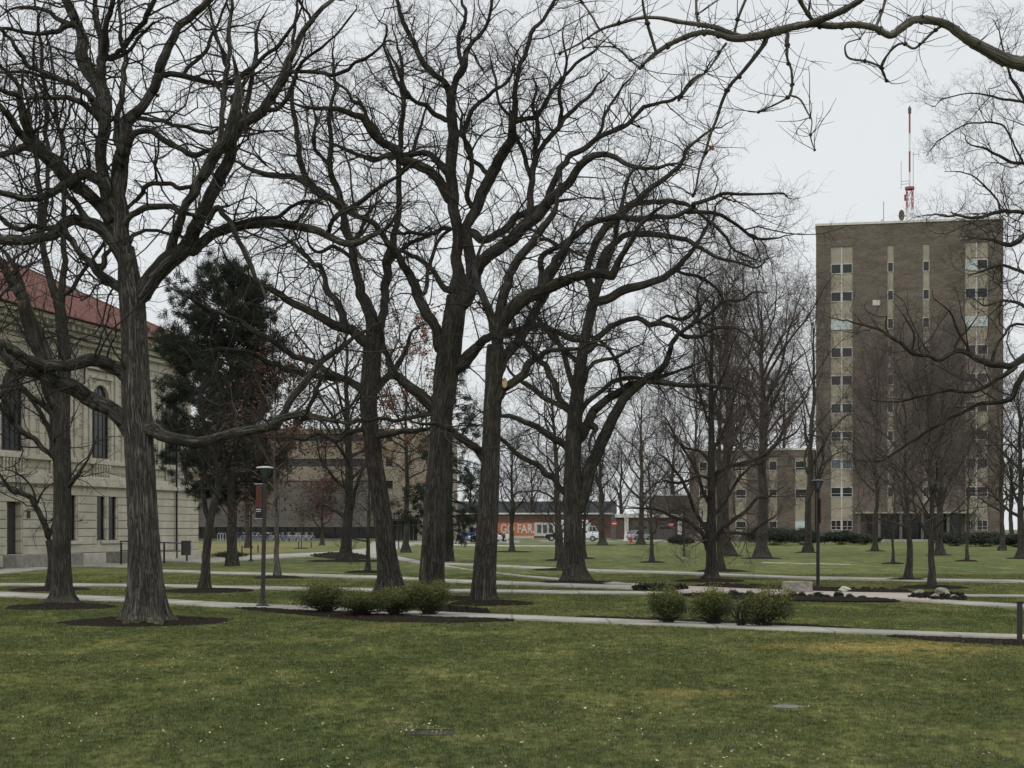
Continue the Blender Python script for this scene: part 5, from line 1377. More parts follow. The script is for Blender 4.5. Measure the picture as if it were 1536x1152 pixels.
# hip roof: slope with raised barrel ribs
W2 = 8.3; ez, rz_ = 12.03, 16.3; ov = .95
rf = MB()
c0 = (ov-.2, -ov, ez); c1 = (-L-ov, -ov, ez); c2 = (ov-.2, 2*W2-ov, ez); c3 = (-L-ov, 2*W2-ov, ez)
r0 = (ov-.2-W2, W2-ov, rz_); r1 = (-L-ov+W2, W2-ov, rz_)
rf.add([c0, c1, c2, c3, r0, r1], [(0, 4, 5, 1), (0, 2, 4), (2, 3, 5, 4), (3, 1, 5)])
rf.build('roof', M['clay_tile'], ha)
rb = MB(); x = -L-ov+.1; sl = (rz_-ez)/W2
while x < ov-.25:
    dmax = min(W2, ov-.2-x, x+L+ov)
    if dmax > .1:
        n = 6; pts = []
        v0, v1 = -ov-.06, -ov+dmax
        for (v, k) in ((v0, 0), (v1, 1)):
            z = ez+(v+ov)*sl
            for a in (0, 60, 120, 180): pts.append((x+.085*math.cos(R(a)), v, z+.01+.075*math.sin(R(a))))
        rb.add(pts, [(0,1,5,4),(1,2,6,5),(2,3,7,6),(0,3,2,1)])
    x += .3
rb.build('tile_ribs', M['clay_tile'], ha)
hipc = MB().tube([c0, r0], .14, 8); hipc.tube([r0, r1], .14, 8); hipc.build('ridge_tiles', M['clay_tile'], ha)

# planter walls, railing, planting against the hall
def hw(t, v, z=0):
    a = Vector((HO.x, HO.y))+ud*(-t)+Vector((-ud.y, ud.x))*v
    return (a.x, a.y, z)
p = hw(21.2, -2.4); o = MB().box(-3.5, 2.4, -.35, .35, -.1, .62).build('planter_wall', M['stone_bench'], bevel=.03, loc=p); o.rotation_euler = (0, 0, hrz)
tag(o, 'long low concrete planter wall before the hall doorway', 'planter')
p = hw(13.6, -2.6); o = MB().box(-1.0, 1.0, -.9, .9, -.1, .62).build('planter_box', M['stone_bench'], bevel=.03, loc=p); o.rotation_euler = (0, 0, hrz)
tag(o, 'square concrete planter box between the dark tree and the big oak', 'planter')
rl = empty('handrail', hw(12.2, -3.6), hrz, 'black metal handrail beside the ramp in front of the hall', 'handrail')
r_ = MB(); r_.tube([(-4.6, 0, 1.15), (3.0, 0, .98)], .035, 8); r_.tube([(-4.6, 0, .7), (3.0, 0, .55)], .025, 8); r_.build('rail', M['black_metal'], rl)
for x in (-4.5, -2.2, .2, 2.9): MB().box(x-.035, x+.035, -.035, .035, -.05, 1.1-.02*(x+4.6)).build('post', M['black_metal'], rl)
MB().box(2.3, 3.3, -.04, .04, .35, 1.12).build('panel', M['black_metal'], rl)
# ------------------------------------------------------------------ ground, paths, beds
gmb = MB(); xs = [-1500, -300, -60, 0, 60, 300, 1500]; ys = [-200, 0, 12, 60, 260, 700, 2500]
for i in range(6):
    for j in range(6):
        gmb.add([(xs[i], ys[j], 0), (xs[i+1], ys[j], 0), (xs[i+1], ys[j+1], 0), (xs[i], ys[j+1], 0)], [(0, 1, 2, 3)])
tag(gmb.build('ground', M['lawn']), kind='structure')
MASK = []
def loft(name, upper, lower, mat, z=.006, rise=0., m=3, rough=0., n=90, seed=0, thick=0):
    rng = np.random.default_rng(seed)
    def res(pts):
        A = np.array(pts, float)
        d = np.concatenate([[0], np.cumsum(np.hypot(*np.diff(A, axis=0).T))]); q = np.linspace(0, d[-1], n)
        return np.stack([np.interp(q, d, A[:, 0]), np.interp(q, d, A[:, 1])], -1)
    U = np.array([G(*p) for p in res(upper)]); Lw = np.array([G(*p) for p in res(lower)])
    if rough:
        for E in (U, Lw): E[:, :2] += rng.normal(size=(n, 2))*rough
    V = []; lift = 0 if rise else .026
    for k in range(m+1):
        s = k/m; p = U*(1-s)+Lw*s
        p[:, 2] = z+lift+rise*math.sin(math.pi*s)*np.clip(np.minimum(np.arange(n), n-1-np.arange(n))/6, 0, 1)
        if rise and 0 < k < m: p[:, 2] += rng.normal(size=n)*rise*.3
        V.append(p)
    if lift:
        a, b = V[0].copy(), V[-1].copy(); a[:, 2] = b[:, 2] = -.02; V = [a]+V+[b]; m += 2
    V = np.concatenate(V)
    Q = [(k*n+i, (k+1)*n+i, (k+1)*n+i+1, k*n+i+1) for k in range(m) for i in range(n-1)]
    me = mesh_np(name, V, Q, smooth=rise > 0)
    o = link(name, me, M[mat]); tag(o, kind='structure')
    MASK.append(np.vstack([U[:, :2], Lw[::-1, :2]]))
    return o
# walkways (upper edge, lower edge in photo pixels on the ground)
loft('path', [(-60,886.5),(0,889),(243,899.5),(300,903.5),(667,920),(1000,933.5),(1300,946.5),(1536,954.5),(1600,957),(2100,977)],
     [(-60,892.5),(0,895.5),(243,906),(300,910),(667,926.5),(1000,939.5),(1300,952),(1536,959.5),(1600,962),(2100,983)], 'concrete', .008)
loft('path', [(-60,875),(0,876),(240,877.5),(315,879.6),(543,883.5),(700,885.5),(1000,889),(1060,890)],
     [(-60,877.8),(0,879),(240,881),(315,883.6),(543,887.5),(700,889.5),(1000,892.8),(1060,893.5)], 'concrete', .012)
loft('path', [(1340,897.5),(1400,900.5),(1536,908.5),(1600,912),(1900,927)], [(1340,901.5),(1400,905),(1536,913.5),(1600,917.5),(1900,933)], 'concrete', .012)
loft('path', [(194,854.8),(240,855.5),(315,857.8),(567,865),(668,870),(961,880.5),(1030,882)],
     [(194,857.6),(240,858.4),(315,861),(567,868.8),(668,874),(961,885.5),(1030,888)], 'concrete', .016)
loft('path', [(560,812),(545,826),(556,838),(600,842),(650,849),(709,856),(780,864),(840,869),(916,874.5),(990,880)],
     [(632,815),(585,828),(590,834),(630,842),(665,849),(720,857.5),(790,866.5),(850,872),(920,877.5),(990,882.5)], 'concrete', .020)
loft('path', [(664,845.2),(746,848.4),(900,855.6),(1000,858.4),(1200,866.3),(1536,872),(1600,873),(1900,879)],
     [(664,847.8),(746,851.2),(900,858.6),(1000,861.2),(1200,869.6),(1536,875.4),(1600,876.5),(1900,883)], 'concrete', .024)
loft('path', [(-60,861),(0,854.8),(60,848.5),(109,842.5),(160,839),(230,836.5)], [(-60,868),(0,861.5),(60,855.5),(109,850.5),(194,851.5),(240,842)], 'concrete', .012)
loft('path', [(225,837),(300,839),(360,834.5),(430,831.5),(500,828),(560,822)], [(225,842.5),(300,845.5),(360,841.5),(430,837),(500,834),(575,833)], 'concrete', .016)
loft('path', [(600,814.2),(680,816.3),(760,818.2),(835,818.6)], [(600,816.2),(680,818.6),(760,820),(835,820)], 'concrete', .012)
loft('path', [(1143,844),(1247,846.4),(1275,847)], [(1143,844.8),(1247,847.1),(1275,847.3)], 'concrete', .006)
loft('path', [(1395,892.6),(1460,893.4),(1536,893.6),(1600,894)], [(1395,894.6),(1460,895.6),(1536,895.8),(1600,896.2)], 'concrete', .008)
loft('driveway', [(925,808.6),(985,806.8),(1045,806.6)], [(925,810.4),(1000,812.6),(1022,810.5)], 'concrete', .010)
loft('plaza', [(1012,885),(1034,881.5),(1060,882.6),(1109,885),(1175,887),(1216,889),(1290,891),(1380,892.4),(1400,893.5)],
     [(1012,889.8),(1034,891.4),(1057,891.8),(1109,893),(1175,895),(1216,896),(1290,898.3),(1350,902),(1395,904.5)], 'plaza_concrete', .028)
rd = MB().add([(-60, 243, .006), (60, 243, .006), (60, 258, .006), (-60, 258, .006)], [(0, 1, 2, 3)])
tag(rd.build('road', M['asphalt']), kind='structure')
kb = MB().box(-60, 60, 242.6, 242.9, 0, .13); kb.box(-60, 60, 258.1, 258.4, 0, .13)
tag(kb.build('kerb', M['concrete']), kind='structure')
pk = MB().add([(-13, 200, .004), (1, 200, .004), (1, 242.5, .004), (-13, 242.5, .004)], [(0, 1, 2, 3)])
tag(pk.build('parking', M['asphalt']), kind='structure')
tag(MB().add([(4, 212, .005), (14.5, 212, .005), (14.5, 242.5, .005), (4, 242.5, .005)], [(0, 1, 2, 3)]).build('parking', M['asphalt']), kind='structure')
# mulch strips
loft('mulch_bed', [(350,911.5),(450,915.5),(560,920.5),(667,926.2),(770,930.5)], [(350,912.5),(450,922.5),(560,932.5),(667,934.5),(770,932)], 'mulch', .015, .03, 8, .02, seed=1)
loft('mulch_bed', [(640,908),(670,909.5),(712,914),(735,919.5)], [(640,918),(670,919.5),(700,920.5),(735,921)], 'mulch', .02, .06, 6, .02, seed=2)
loft('mulch_bed', [(860,925.6),(960,929),(1100,934),(1200,938.5),(1282,944.5)], [(860,927.3),(960,931.7),(1100,938),(1200,942.3),(1282,946)], 'mulch', .02, .03, 8, .02, seed=3)
loft('mulch_bed', [(1330,954.2),(1400,956),(1460,958),(1536,961),(1600,964)], [(1330,955),(1400,962),(1460,965.5),(1536,969),(1600,972)], 'mulch', .012, .025, 8, .02, seed=4)
loft('mulch_bed', [(1040,879.5),(1080,879.8),(1130,882),(1200,884),(1300,886.5),(1375,891)], [(1040,881.3),(1080,883),(1130,885),(1200,887.8),(1300,890.4),(1375,892.6)], 'mulch', .03, .09, 6, .02, seed=5)
loft('mulch_bed', [(948,883.5),(975,880.5),(1005,880.5),(1034,884.5)], [(948,886),(975,889.2),(1005,889.6),(1034,886.2)], 'mulch', .03, .12, 6, .02, seed=6)
loft('mulch_bed', [(1018,892),(1060,892.3),(1109,893),(1175,895),(1290,898.3),(1350,902.3)], [(1018,893.2),(1060,897),(1109,899.5),(1175,902),(1290,903.8),(1350,903.6)], 'mulch', .03, .05, 6, .02, seed=7)
loft('mulch_bed', [(1362,897.5),(1385,890.5),(1420,889.5),(1450,895)], [(1362,899.3),(1385,901.5),(1420,902.6),(1450,900.5)], 'mulch', .03, .08, 7, .02, seed=8)
loft('mulch_bed', [(466,833.4),(498,828.5),(530,829.5),(555,835.5)], [(466,835),(498,838),(530,839.5),(555,838)], 'mulch', .03, .1, 6, .02, seed=9)

def inside(P, poly):
    x, y = P[:, 0], P[:, 1]; c = np.zeros(len(P), bool); n = len(poly)
    bb = (x > poly[:, 0].min()) & (x < poly[:, 0].max()) & (y > poly[:, 1].min()) & (y < poly[:, 1].max())
    idx = np.nonzero(bb)[0]
    if not len(idx): return c
    xx, yy = x[idx], y[idx]; cc = np.zeros(len(idx), bool)
    for i in range(n):
        x1, y1 = poly[i]; x2, y2 = poly[i-1]
        if y1 == y2: continue
        cc ^= ((y1 > yy) != (y2 > yy)) & (xx < (x2-x1)*(yy-y1)/(y2-y1)+x1)
    c[idx] = cc; return c
def free(P, pad=0.):
    k = np.ones(len(P), bool)
    for m in MASK: k &= ~inside(P, m)
    for bx, by, rx, ry in BEDS: k &= ((P[:, 0]-bx)/(rx*.985+pad))**2+((P[:, 1]-by)/(ry*.985+pad))**2 > 1
    return k
# mown grass blades
rng = np.random.default_rng(5)
NB = 1250000
Yc = np.linspace(10.5, 62, 400); dens_ = np.minimum(1, (17/Yc)**2.0)*(.345*Yc*2+9); cdf = np.cumsum(dens_); cdf /= cdf[-1]
Yb = np.interp(rng.random(NB), cdf, Yc); Xb = (rng.random(NB)*2-1)*(.345*Yb+4.5)
P = np.stack([Xb, Yb], -1)
P = P[free(P)]
for gx, gy_, gr in ((-.66, 13.72, .23), (2.7, 15.72, .2)): P = P[np.hypot(P[:, 0]-gx, P[:, 1]-gy_) > gr]
n = len(P)
h = rng.uniform(.012, .03, n); an = rng.uniform(0, 6.283, n); ln = rng.normal(size=(n, 2))*.35
wd = (.0032+.0000*P[:, 1])*np.clip(P[:, 1]/13, 1, 4)
ex = np.stack([np.cos(an)*wd, np.sin(an)*wd, np.zeros(n)], -1)
B0 = np.stack([P[:, 0], P[:, 1], np.zeros(n)-.002], -1)
V = np.stack([B0-ex, B0+ex, B0+np.stack([ln[:, 0]*h, ln[:, 1]*h, h], -1)], 1).reshape(-1, 3)
me = mesh_np('grass', V, None, np.arange(3*n).reshape(-1, 3), rnd=np.repeat(rng.random(n), 3))
tag(link('grass', me, M['grass_blade']), 'short mown lawn grass, green with straw coloured patches', 'grass', kind='stuff')
# fallen leaves
nl = 4600; Yb = 11+34*rng.random(nl)**1.3; Xb = (rng.random(nl)*2-1)*(.34*Yb+1)
P = np.stack([Xb, Yb], -1); P = P[(np.sin(P[:, 0]*1.3+np.sin(P[:, 1]*.7)*2)+np.sin(P[:, 1]*1.1+P[:, 0]*.4)+rng.normal(size=len(P))*.9) > -.3]
P = np.vstack([P, np.array([-.85, 13.85])+rng.normal(size=(60, 2))*[.2, .18], np.array([-.1, 13.75])+rng.normal(size=(30, 2))*[.35, .15], np.array([1.1, 15.2])+rng.normal(size=(30, 2))*[.7, .5]])
n = len(P)
V, Q = leaf_cloud(rng, np.stack([P[:, 0], P[:, 1], rng.uniform(.028, .045, n)], -1), .03, aspect=.8)
V = V.reshape(-1, 4, 3); c = V.mean(1, keepdims=True); d = V-c; d[..., 2] *= .45; V = c+d*rng.uniform(.5, 1.15, (n, 1, 1)); V[:, 0, 2] += .008; V = V.reshape(-1, 3)
tag(link('fallen_leaves', mesh_np('fallen_leaves', V, Q), M['tan_leaf']), 'curled tan leaves scattered over the lawn', 'leaves', kind='stuff')

# drain and manhole
c = G(647, 1099); dr = empty('drain_grate', (c[0], c[1], 0), 0, 'square slatted drain grate sunk in the grass near the bottom of the picture', 'drain grate')
MB().box(-.19, .19, -.19, -.16, -.05, .008).box(-.19, .19, .16, .19, -.05, .008).box(-.19, -.165, -.16, .16, -.05, .008).box(.165, .19, -.16, .16, -.05, .008).build('frame', M['dark_bark'], dr)
sl = MB()
for k in range(8): sl.cbox(-.14+k*.04, 0, -.002, .016, .318, .014)
o = sl.build('slats', M['dark_bark'], dr)

c = G(1181, 1060.5); o = MB().lathe([(.15, 0), (.15, .008), (.135, .01), (.02, .0105)], 32).build('manhole_cover', M['cover_metal'], loc=(c[0], c[1], 0), bevel=.004)
tag(o, 'small round grey utility cover flush in the lawn', 'utility cover')

# ------------------------------------------------------------------ lamps
def lamp(label, px, by, lean=0.0, banner=False, edge=False, foot=False, group='black lamp posts along the paths'):
    c = G(px, by); r = empty('street_lamp', (c[0], c[1], 0), 0, label, 'street lamp', group)
    MB().lathe([(.15, 0), (.15, .05), (.085, .09), (.06, .16)], 16).build('base', M['concrete' if foot else 'black_metal'], r)
    MB().tube([(0, 0, .1), (lean*.5, 0, 1.4), (lean, 0, 2.78)], [.052, .047, .042], 14).build('pole', M['bronze_metal' if banner else 'black_metal'], r)
    hd = MB().lathe([(.04, 2.76), (.06, 2.8), (.065, 2.86), (.04, 2.88)], 14, lean)
    for k in range(4):
        a = R(45+90*k); hd.tube([(lean+.05*math.cos(a), .05*math.sin(a), 2.84), (lean+.1*math.cos(a), .1*math.sin(a), 2.94), (lean+.165*math.cos(a), .165*math.sin(a), 3.09)], .011, 6)
    hh = hd.build('lamp_head', M['black_metal'], r)
    MB().lathe([(.045, 2.88), (.13, 3.085), (.125, 3.09), (.03, 2.885)], 18, lean).build('lamp_glass', M['blue_glass'], hh)
    MB().lathe([(.19, 3.09), (.2, 3.105), (.17, 3.125), (.03, 3.14)], 20, lean).build('lamp_cap', M['garage_door' if not banner else 'pale_trim'], hh)
    return r
lp = lamp('tall lamp post carrying a small banner, between the big oak and the low evergreen hedge', 394, 911, lean=.05, banner=True)
bn_ = MB().box(-.155, .005, -.006, .006, 1.98, 2.74).build('banner', M['black_metal'], lp)
MB().box(-.148, -.012, -.0095, -.0065, 2.22, 2.72).build('banner_picture', M['rust_banner'], bn_)
MB().tube([(-.18, 0, 2.745), (.03, 0, 2.745)], .008, 6).tube([(-.18, 0, 1.975), (.02, 0, 1.975)], .008, 6).build('banner_arms', M['chrome'], bn_)
g = MB()
for row, (z, ws) in enumerate(((2.165, (.018, .014, .02, .014, .018)), (2.125, (.012, .016, .01, .018, .012, .012)))):
    x = -.142
    for q in ws: g.box(x, x+q, -.0095, -.0065, z, z+(.026 if row == 0 else .018)); x += q+.005
g.build('banner_lettering', M['white_paint'], bn_)
lp = lamp('lamp post with a thin red banner, right of the stone bench', 1227, 886)
MB().box(.045, .06, -.2, .2, 1.9, 2.6).build('banner', M['rust_banner'], lp)
lamp('lamp post with a concrete foot alone on the lawn before the brick wing', 1026, 839, foot=True)
lamp('black lamp post standing at the curve of the path behind the banner lamp', 376.5, 842)
lamp('black lamp post before the glazed entrance of the tan building', 598, 824)
lamp('black lamp post at the limestone hall corner bed', 262, 838)
# post at the right edge
c = G(1529.5, 966); pp = empty('marker_post', (c[0], c[1], 0), 0, 'short dark square post in the mulch strip at the right edge', 'post')
MB().box(-.034, .034, -.034, .034, -.05, .62).build('shaft', M['bronze_metal'], pp, bevel=.004); MB().box(-.042, .042, -.042, .042, .62, .65).build('cap', M['black_metal'], pp, bevel=.005)

# stone bench, boulders
c = G(1196, 891); bm_ = bmesh.new(); bmesh.ops.create_cube(bm_, size=1.0); bmesh.ops.subdivide_edges(bm_, edges=bm_.edges, cuts=6, use_grid_fill=True)
rr_ = random.Random(4)
for v in bm_.verts:
    v.co.x *= .74; v.co.y *= .42; v.co.z = v.co.z*.3+.15
    v.co += Vector((rr_.gauss(0, .006), rr_.gauss(0, .006), rr_.gauss(0, .006)))
me = bpy.data.meshes.new('stone_bench'); bm_.to_mesh(me); bm_.free()
o = link('stone_bench', me, M['stone_bench'], None, (c[0], c[1], .03)); tag(o, 'rough rectangular stone block used as a bench by the paved plaza', 'stone bench')
def boulder(px, by, sx, sy, sz, seed, label, mat='rock'):
    rnd = random.Random(seed); bm = bmesh.new(); bmesh.ops.create_icosphere(bm, subdivisions=4, radius=1)
    ph = [rnd.uniform(0, 6) for _ in range(9)]
    for v in bm.verts:
        p = v.co; f = 1+.16*math.sin(2.3*p.x+ph[0])*math.sin(2.9*p.y+ph[1])+.1*math.sin(4.7*p.z+ph[2]+p.x*3)+.05*math.sin(9*p.x+ph[3])*math.sin(8*p.y+ph[4])+.02*rnd.gauss(0, 1)
        v.co = Vector((p.x*sx*f, p.y*sy*f, max(-.1, p.z*sz*f+sz*.55)))
    me = bpy.data.meshes.new('boulder'); bm.to_mesh(me); bm.free()
    c = G(px, by); o = link('boulder', me, M[mat], None, (c[0], c[1], .02)); tag(o, label, 'boulder')
boulder(1268, 889, .15, .12, .1, 1, 'pale flat boulder right of the second lamp post', 'limestone_trim')
boulder(1414, 897, .2, .16, .16, 2, 'large grey boulder on the mulch mound of the plaza')
boulder(1378, 896, .14, .12, .11, 3, 'small pale boulder at the left end of the mulch mound')
boulder(1402, 899, .12, .1, .07, 4, 'low brown stone beside the large grey boulder')
boulder(1430, 899, .11, .1, .06, 5, 'small flat stone right of the large grey boulder')

# ------------------------------------------------------------------ shrubs
def shrub(px, by, hwpx, hpx, seed, label, group, nleaf=7000, size=.035, mat='shrub_leaf', name='evergreen_shrub', twigs_=True, cat='shrub', power=.45, dy=.8, holes=.55):
    rng = np.random.default_rng(seed); c = G(px, by); sc = c[1]/F; a = hwpx*sc; hh = hpx*sc
    r = empty(name, (c[0], c[1], 0), 0, label, cat, group)
    ns = 70
    u = norm(rng.normal(size=(ns, 3))*np.array([1, 1, .8])+np.array([0, 0, .75])); u[:, 2] = np.abs(u[:, 2])
    P0 = rng.normal(size=(ns, 3))*np.array([a*.12, a*.1, 0]); K = 8
    end = P0+u*np.array([a, a*dy, hh])*rng.uniform(.75, 1.05, (ns, 1)); end[:, 2] = np.clip(end[:, 2], hh*.2, None)
    s = np.linspace(0, 1, K)[None, :, None]
    PS = P0[:, None]*(1-s)+end[:, None]*s; PS[:, :, 2] += (np.sin(s*math.pi)*.06)[..., 0]; PS[:, 1:] += rng.normal(size=(ns, K-1, 3))*.012
    RS = np.full((ns, 1), .009)*(1-.7*np.linspace(0, 1, K)[None])
    V, Q, B = tubes(PS, RS, 4); link('stems', mesh_np('stems', V, Q), M['dark_bark'], r)
    # leaf sprays: clumped around many centres, more at the surface
    nc = 75
    d = norm(rng.normal(size=(nc, 3))+np.array([0, 0, .35])); d[:, 2] = np.where(d[:, 2] < -.25, -d[:, 2]*.5, d[:, 2])
    lump = 1+.14*np.sin(3*np.arctan2(d[:, 1], d[:, 0])+seed)+.1*rng.normal(size=nc)
    cc = d*np.array([a, a*dy, hh*.56])*(rng.random((nc, 1))**power)*lump[:, None]+np.array([0, 0, hh*.5])
    keep = rng.random(nc) < .92; cc = cc[keep]; nc = len(cc)
    w = rng.uniform(.4, 1.6, nc); w /= w.sum(); k = rng.choice(nc, nleaf, p=w)
    C = cc[k]+rng.normal(size=(nleaf, 3))*np.array([a*.15, a*.14, hh*.13])
    C = C[C[:, 2] > .05]
    V, Q = leaf_cloud(rng, C, size, aspect=.45)
    shade_tint = np.clip(.05+.6*(C[:, 2]/hh)**2.2+rng.normal(size=len(C))*.2, 0, 1)  # random leaf tone, darkened low down to paint in the shaded interior
    link('leaves', mesh_np('leaves', V, Q, rnd=np.repeat(shade_tint, 4)), M[mat], r)
    return r
HG = 'low evergreen shrubs in the mulch strip by the front path'
for px, by, hw_, hp, sd, lb in ((487, 920, 43, 40, 1, 'leftmost and tallest shrub of the low hedge in front of the curving oak'), (541, 925, 38, 35, 2, 'second shrub of the low hedge, directly below the curving oak'),
        (592, 924, 36, 34, 3, 'third shrub of the low hedge, between the two oak trunks'), (642, 924, 36, 45, 4, 'rightmost shrub of the low hedge, against the tallest oak'),
        (1002, 936, 30, 46, 5, 'left one of three round shrubs beside the front path'), (1071, 938, 32, 47, 6, 'middle one of three round shrubs beside the front path'), (1146, 941, 40, 51, 7, 'right and yellowest of three round shrubs beside the front path')):
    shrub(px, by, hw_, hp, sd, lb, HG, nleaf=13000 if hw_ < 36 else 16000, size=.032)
for px, by, hw_, hp, sd, lb in ((1160, 818, 38, 22, 11, 'wide clipped yew before the brick wing'), (1205, 817, 26, 20, 12, 'yew at the joint of wing and tower'),
        (1262, 817, 26, 17, 13, 'yew under the left window strip of the tower'), (1296, 817, 20, 12, 14, 'low yew left of the tower steps'),
        (1432, 819, 30, 17, 15, 'yew right of the tower steps'), (1478, 820, 32, 18, 16, 'yew under the right window strip of the tower'), (1528, 821, 32, 17, 17, 'yew at the right corner of the tower'),
        (1022, 817, 16, 10, 18, 'small grey shrub beside the driveway')):
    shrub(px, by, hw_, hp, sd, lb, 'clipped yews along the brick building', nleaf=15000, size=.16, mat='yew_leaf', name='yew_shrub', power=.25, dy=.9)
shrub(279, 838, 9, 36, 21, 'narrow dark juniper at the corner of the limestone hall', None, nleaf=3500, size=.06, mat='yew_leaf', name='juniper')
shrub(345, 838, 26, 9, 22, 'low dark groundcover shrub at the foot of the pine', None, nleaf=4000, size=.06, mat='yew_leaf', name='low_shrub')
def bare_bush(px, by, wpx, hpx, seed, label, group=None, n=60, mat='twig'):
    rng = np.random.default_rng(seed); c = G(px, by); sc = c[1]/F
    r = empty('bare_bush', (c[0], c[1], 0), 0, label, 'bush', group)
    pos = rng.normal(size=(n, 3))*.03; pos[:, 2] = 0
    tan = norm(rng.normal(size=(n, 3))*np.array([.8, .8, .1])*wpx/hpx+np.array([0, 0, 1.2]))
    P1, R1 = grow(rng, pos, tan, np.full(n, .007), hpx*sc*rng.uniform(.7, 1.2, n), np.zeros(n), .0, .15, 7)
    q = children(rng, P1, R1, 9, .3); P2, R2 = grow(rng, q[0], q[1], np.full(len(q[0]), .0035), rng.uniform(.06, .22, len(q[0])), R(1)*rng.uniform(30, 70, len(q[0])), 0, .2, 4)
    V, Q, B = merge([tubes(P1, R1, 4), tubes(P2, R2, 3)]); link('stems', mesh_np('stems', V, Q), M[mat], r)
    return r
bare_bush(1112, 941, 13, 44, 31, 'twiggy leafless bush between the middle and right round shrubs')
bare_bush(49, 838, 18, 26, 32, 'small leafless bush behind the planter wall by the doorway', mat='twig_red')
bare_bush(126, 842, 16, 26, 33, 'small weeping leafless bush behind the planter box', mat='twig_red')
b0_ = None
rr_ = random.Random(9)
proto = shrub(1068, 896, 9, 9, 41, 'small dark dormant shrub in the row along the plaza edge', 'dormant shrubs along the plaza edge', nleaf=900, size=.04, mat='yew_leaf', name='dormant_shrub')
for i, px in enumerate((1082, 1099, 1112, 1124, 1141, 1189, 1203, 1215, 1228, 1240, 1257, 1275, 1294)):
    d = copy_tree(proto); c = G(px, 896.4+3.4*(px-1068)/230+rr_.uniform(-.5, .5)); d.location = (c[0], c[1], .02)
    s = rr_.uniform(.65, 1.15); d.scale = (s, s, s*rr_.uniform(.7, 1.2)); d.rotation_euler = (0, 0, rr_.uniform(0, 6))
for i, px in enumerate((962, 974, 986, 999, 1012)):
    d = copy_tree(proto); c = G(px, 886.5+rr_.uniform(-.8, .8)); d.location = (c[0], c[1], .08); d.scale = (1, 1, .55); d.rotation_euler = (0, 0, rr_.uniform(0, 6))
    d['group'] = 'dormant shrubs on the plaza island'; d['label'] = 'low dark dormant plant on the mulch island left of the plaza'

# ------------------------------------------------------------------ bicycles and racks
def bicycle(mat):
    r = empty('bicycle', (0, 0, 0), 0, 'bicycle', 'bicycle', 'bicycles parked at the racks')
    for x in (-.52, .52):
        w = MB(); n = 22
        pts = [(x+.33*math.cos(6.2832*k/n), 0, .34+.33*math.sin(6.2832*k/n)) for k in range(n+1)]
        w.tube(pts, .022, 5, cap=False); wo = w.build('wheel', M['rubber'], r)
        sp = MB()
        for k in range(8): a = math.pi*k/8; sp.tube([(x-.31*math.cos(a), 0, .34-.31*math.sin(a)), (x+.31*math.cos(a), 0, .34+.31*math.sin(a))], .005, 3)
        sp.tube([(x, -.03, .34), (x, .03, .34)], .03, 6); pts2 = [(x+.305*math.cos(6.2832*k/n), 0, .34+.305*math.sin(6.2832*k/n)) for k in range(n+1)]; sp.tube(pts2, .012, 4, cap=False)
        sp.build('rim', M['chrome'], wo)
        fd = [(x+.37*math.cos(R(a)), 0, .34+.37*math.sin(R(a))) for a in range(20, 165, 12)]
        MB().tube(fd, .018, 5).build('mudguard', M[mat], r)
    f = MB(); BB, ST, HT, RA = (-.05, 0, .3), (-.2, 0, .78), (.36, 0, .82), (-.52, 0, .34)
    f.tube([BB, ST], .02, 6).tube([BB, HT], .022, 6).tube([(-.19, 0, .72), HT], .02, 6).tube([RA, BB], .014, 5).tube([RA, ST], .013, 5).tube([(.34, 0, .92), (.42, 0, .66), (.52, 0, .34)], .018, 6)
    f.build('frame', M[mat], r)
    MB().tube([(-.34, 0, .9), (-.2, 0, .92), (-.06, 0, .9)], [.075, .06, .02], 8).build('saddle', M['rubber'], r)
    h_ = MB().tube([(.34, 0, .92), (.36, 0, 1.02)], .016, 6).tube([(.26, -.28, 1.06), (.38, -.12, 1.03), (.38, .12, 1.03), (.26, .28, 1.06)], .014, 6); h_.build('handlebar', M['chrome'], r)
    MB().lathe([(.02, -.008), (.09, -.008), (.09, .008), (.02, .008)], 12, -.05, 0, .3).build('crank', M['bike_dark'], r)
    return r
protos = [bicycle('bike_silver'), bicycle('bike_dark'), bicycle('bike_blue')]
descr = ['silver', 'black', 'dark blue']
rr_ = random.Random(12); used = [0, 0, 0]; spots = []
for a, b, k in ((357, 380, 5), (382, 399, 4), (400, 412, 3), (421, 436, 4), (437, 466, 7)):
    for i in range(k): spots.append(a+(b-a)*i/max(1, k-1))
ORD = 'first second third fourth fifth sixth seventh eighth ninth tenth eleventh twelfth thirteenth fourteenth fifteenth sixteenth seventeenth eighteenth nineteenth twentieth twenty-first twenty-second twenty-third twenty-fourth'.split()
pos_words = ['nearest the pine trunk', 'left of the first lamp pole', 'by the first lamp pole', 'between the lamp pole and banner lamp', 'next to the banner lamp', 'right of the banner lamp', 'left of the pale oak stem', 'right of the pale oak stem', 'at the right end of the racks']
for i, px in enumerate(spots):
    t = rr_.choice((0, 0, 1, 2)); o = protos[t] if used[t] == 0 else copy_tree(protos[t]); used[t] += 1
    Yb = 222+rr_.uniform(-1.2, 1.2); o.location = ((px-CX)*Yb/F, Yb, .0); o.rotation_euler = (R(rr_.uniform(-6, 6)), 0, R(rr_.choice((rr_.uniform(15, 60), rr_.uniform(120, 165)))))
    o.scale = (1.12,)*3
    zone = ['at the left part of the racks', 'behind the banner lamp', 'at the middle of the racks', 'at the right part of the racks'][min(3, int((px-355)/28))]
    o['label'] = '%s bicycle %s, %s from the left' % (descr[t], zone, ORD[i])
ord_ = ['leftmost', 'second', 'third', 'fourth', 'fifth', 'sixth']
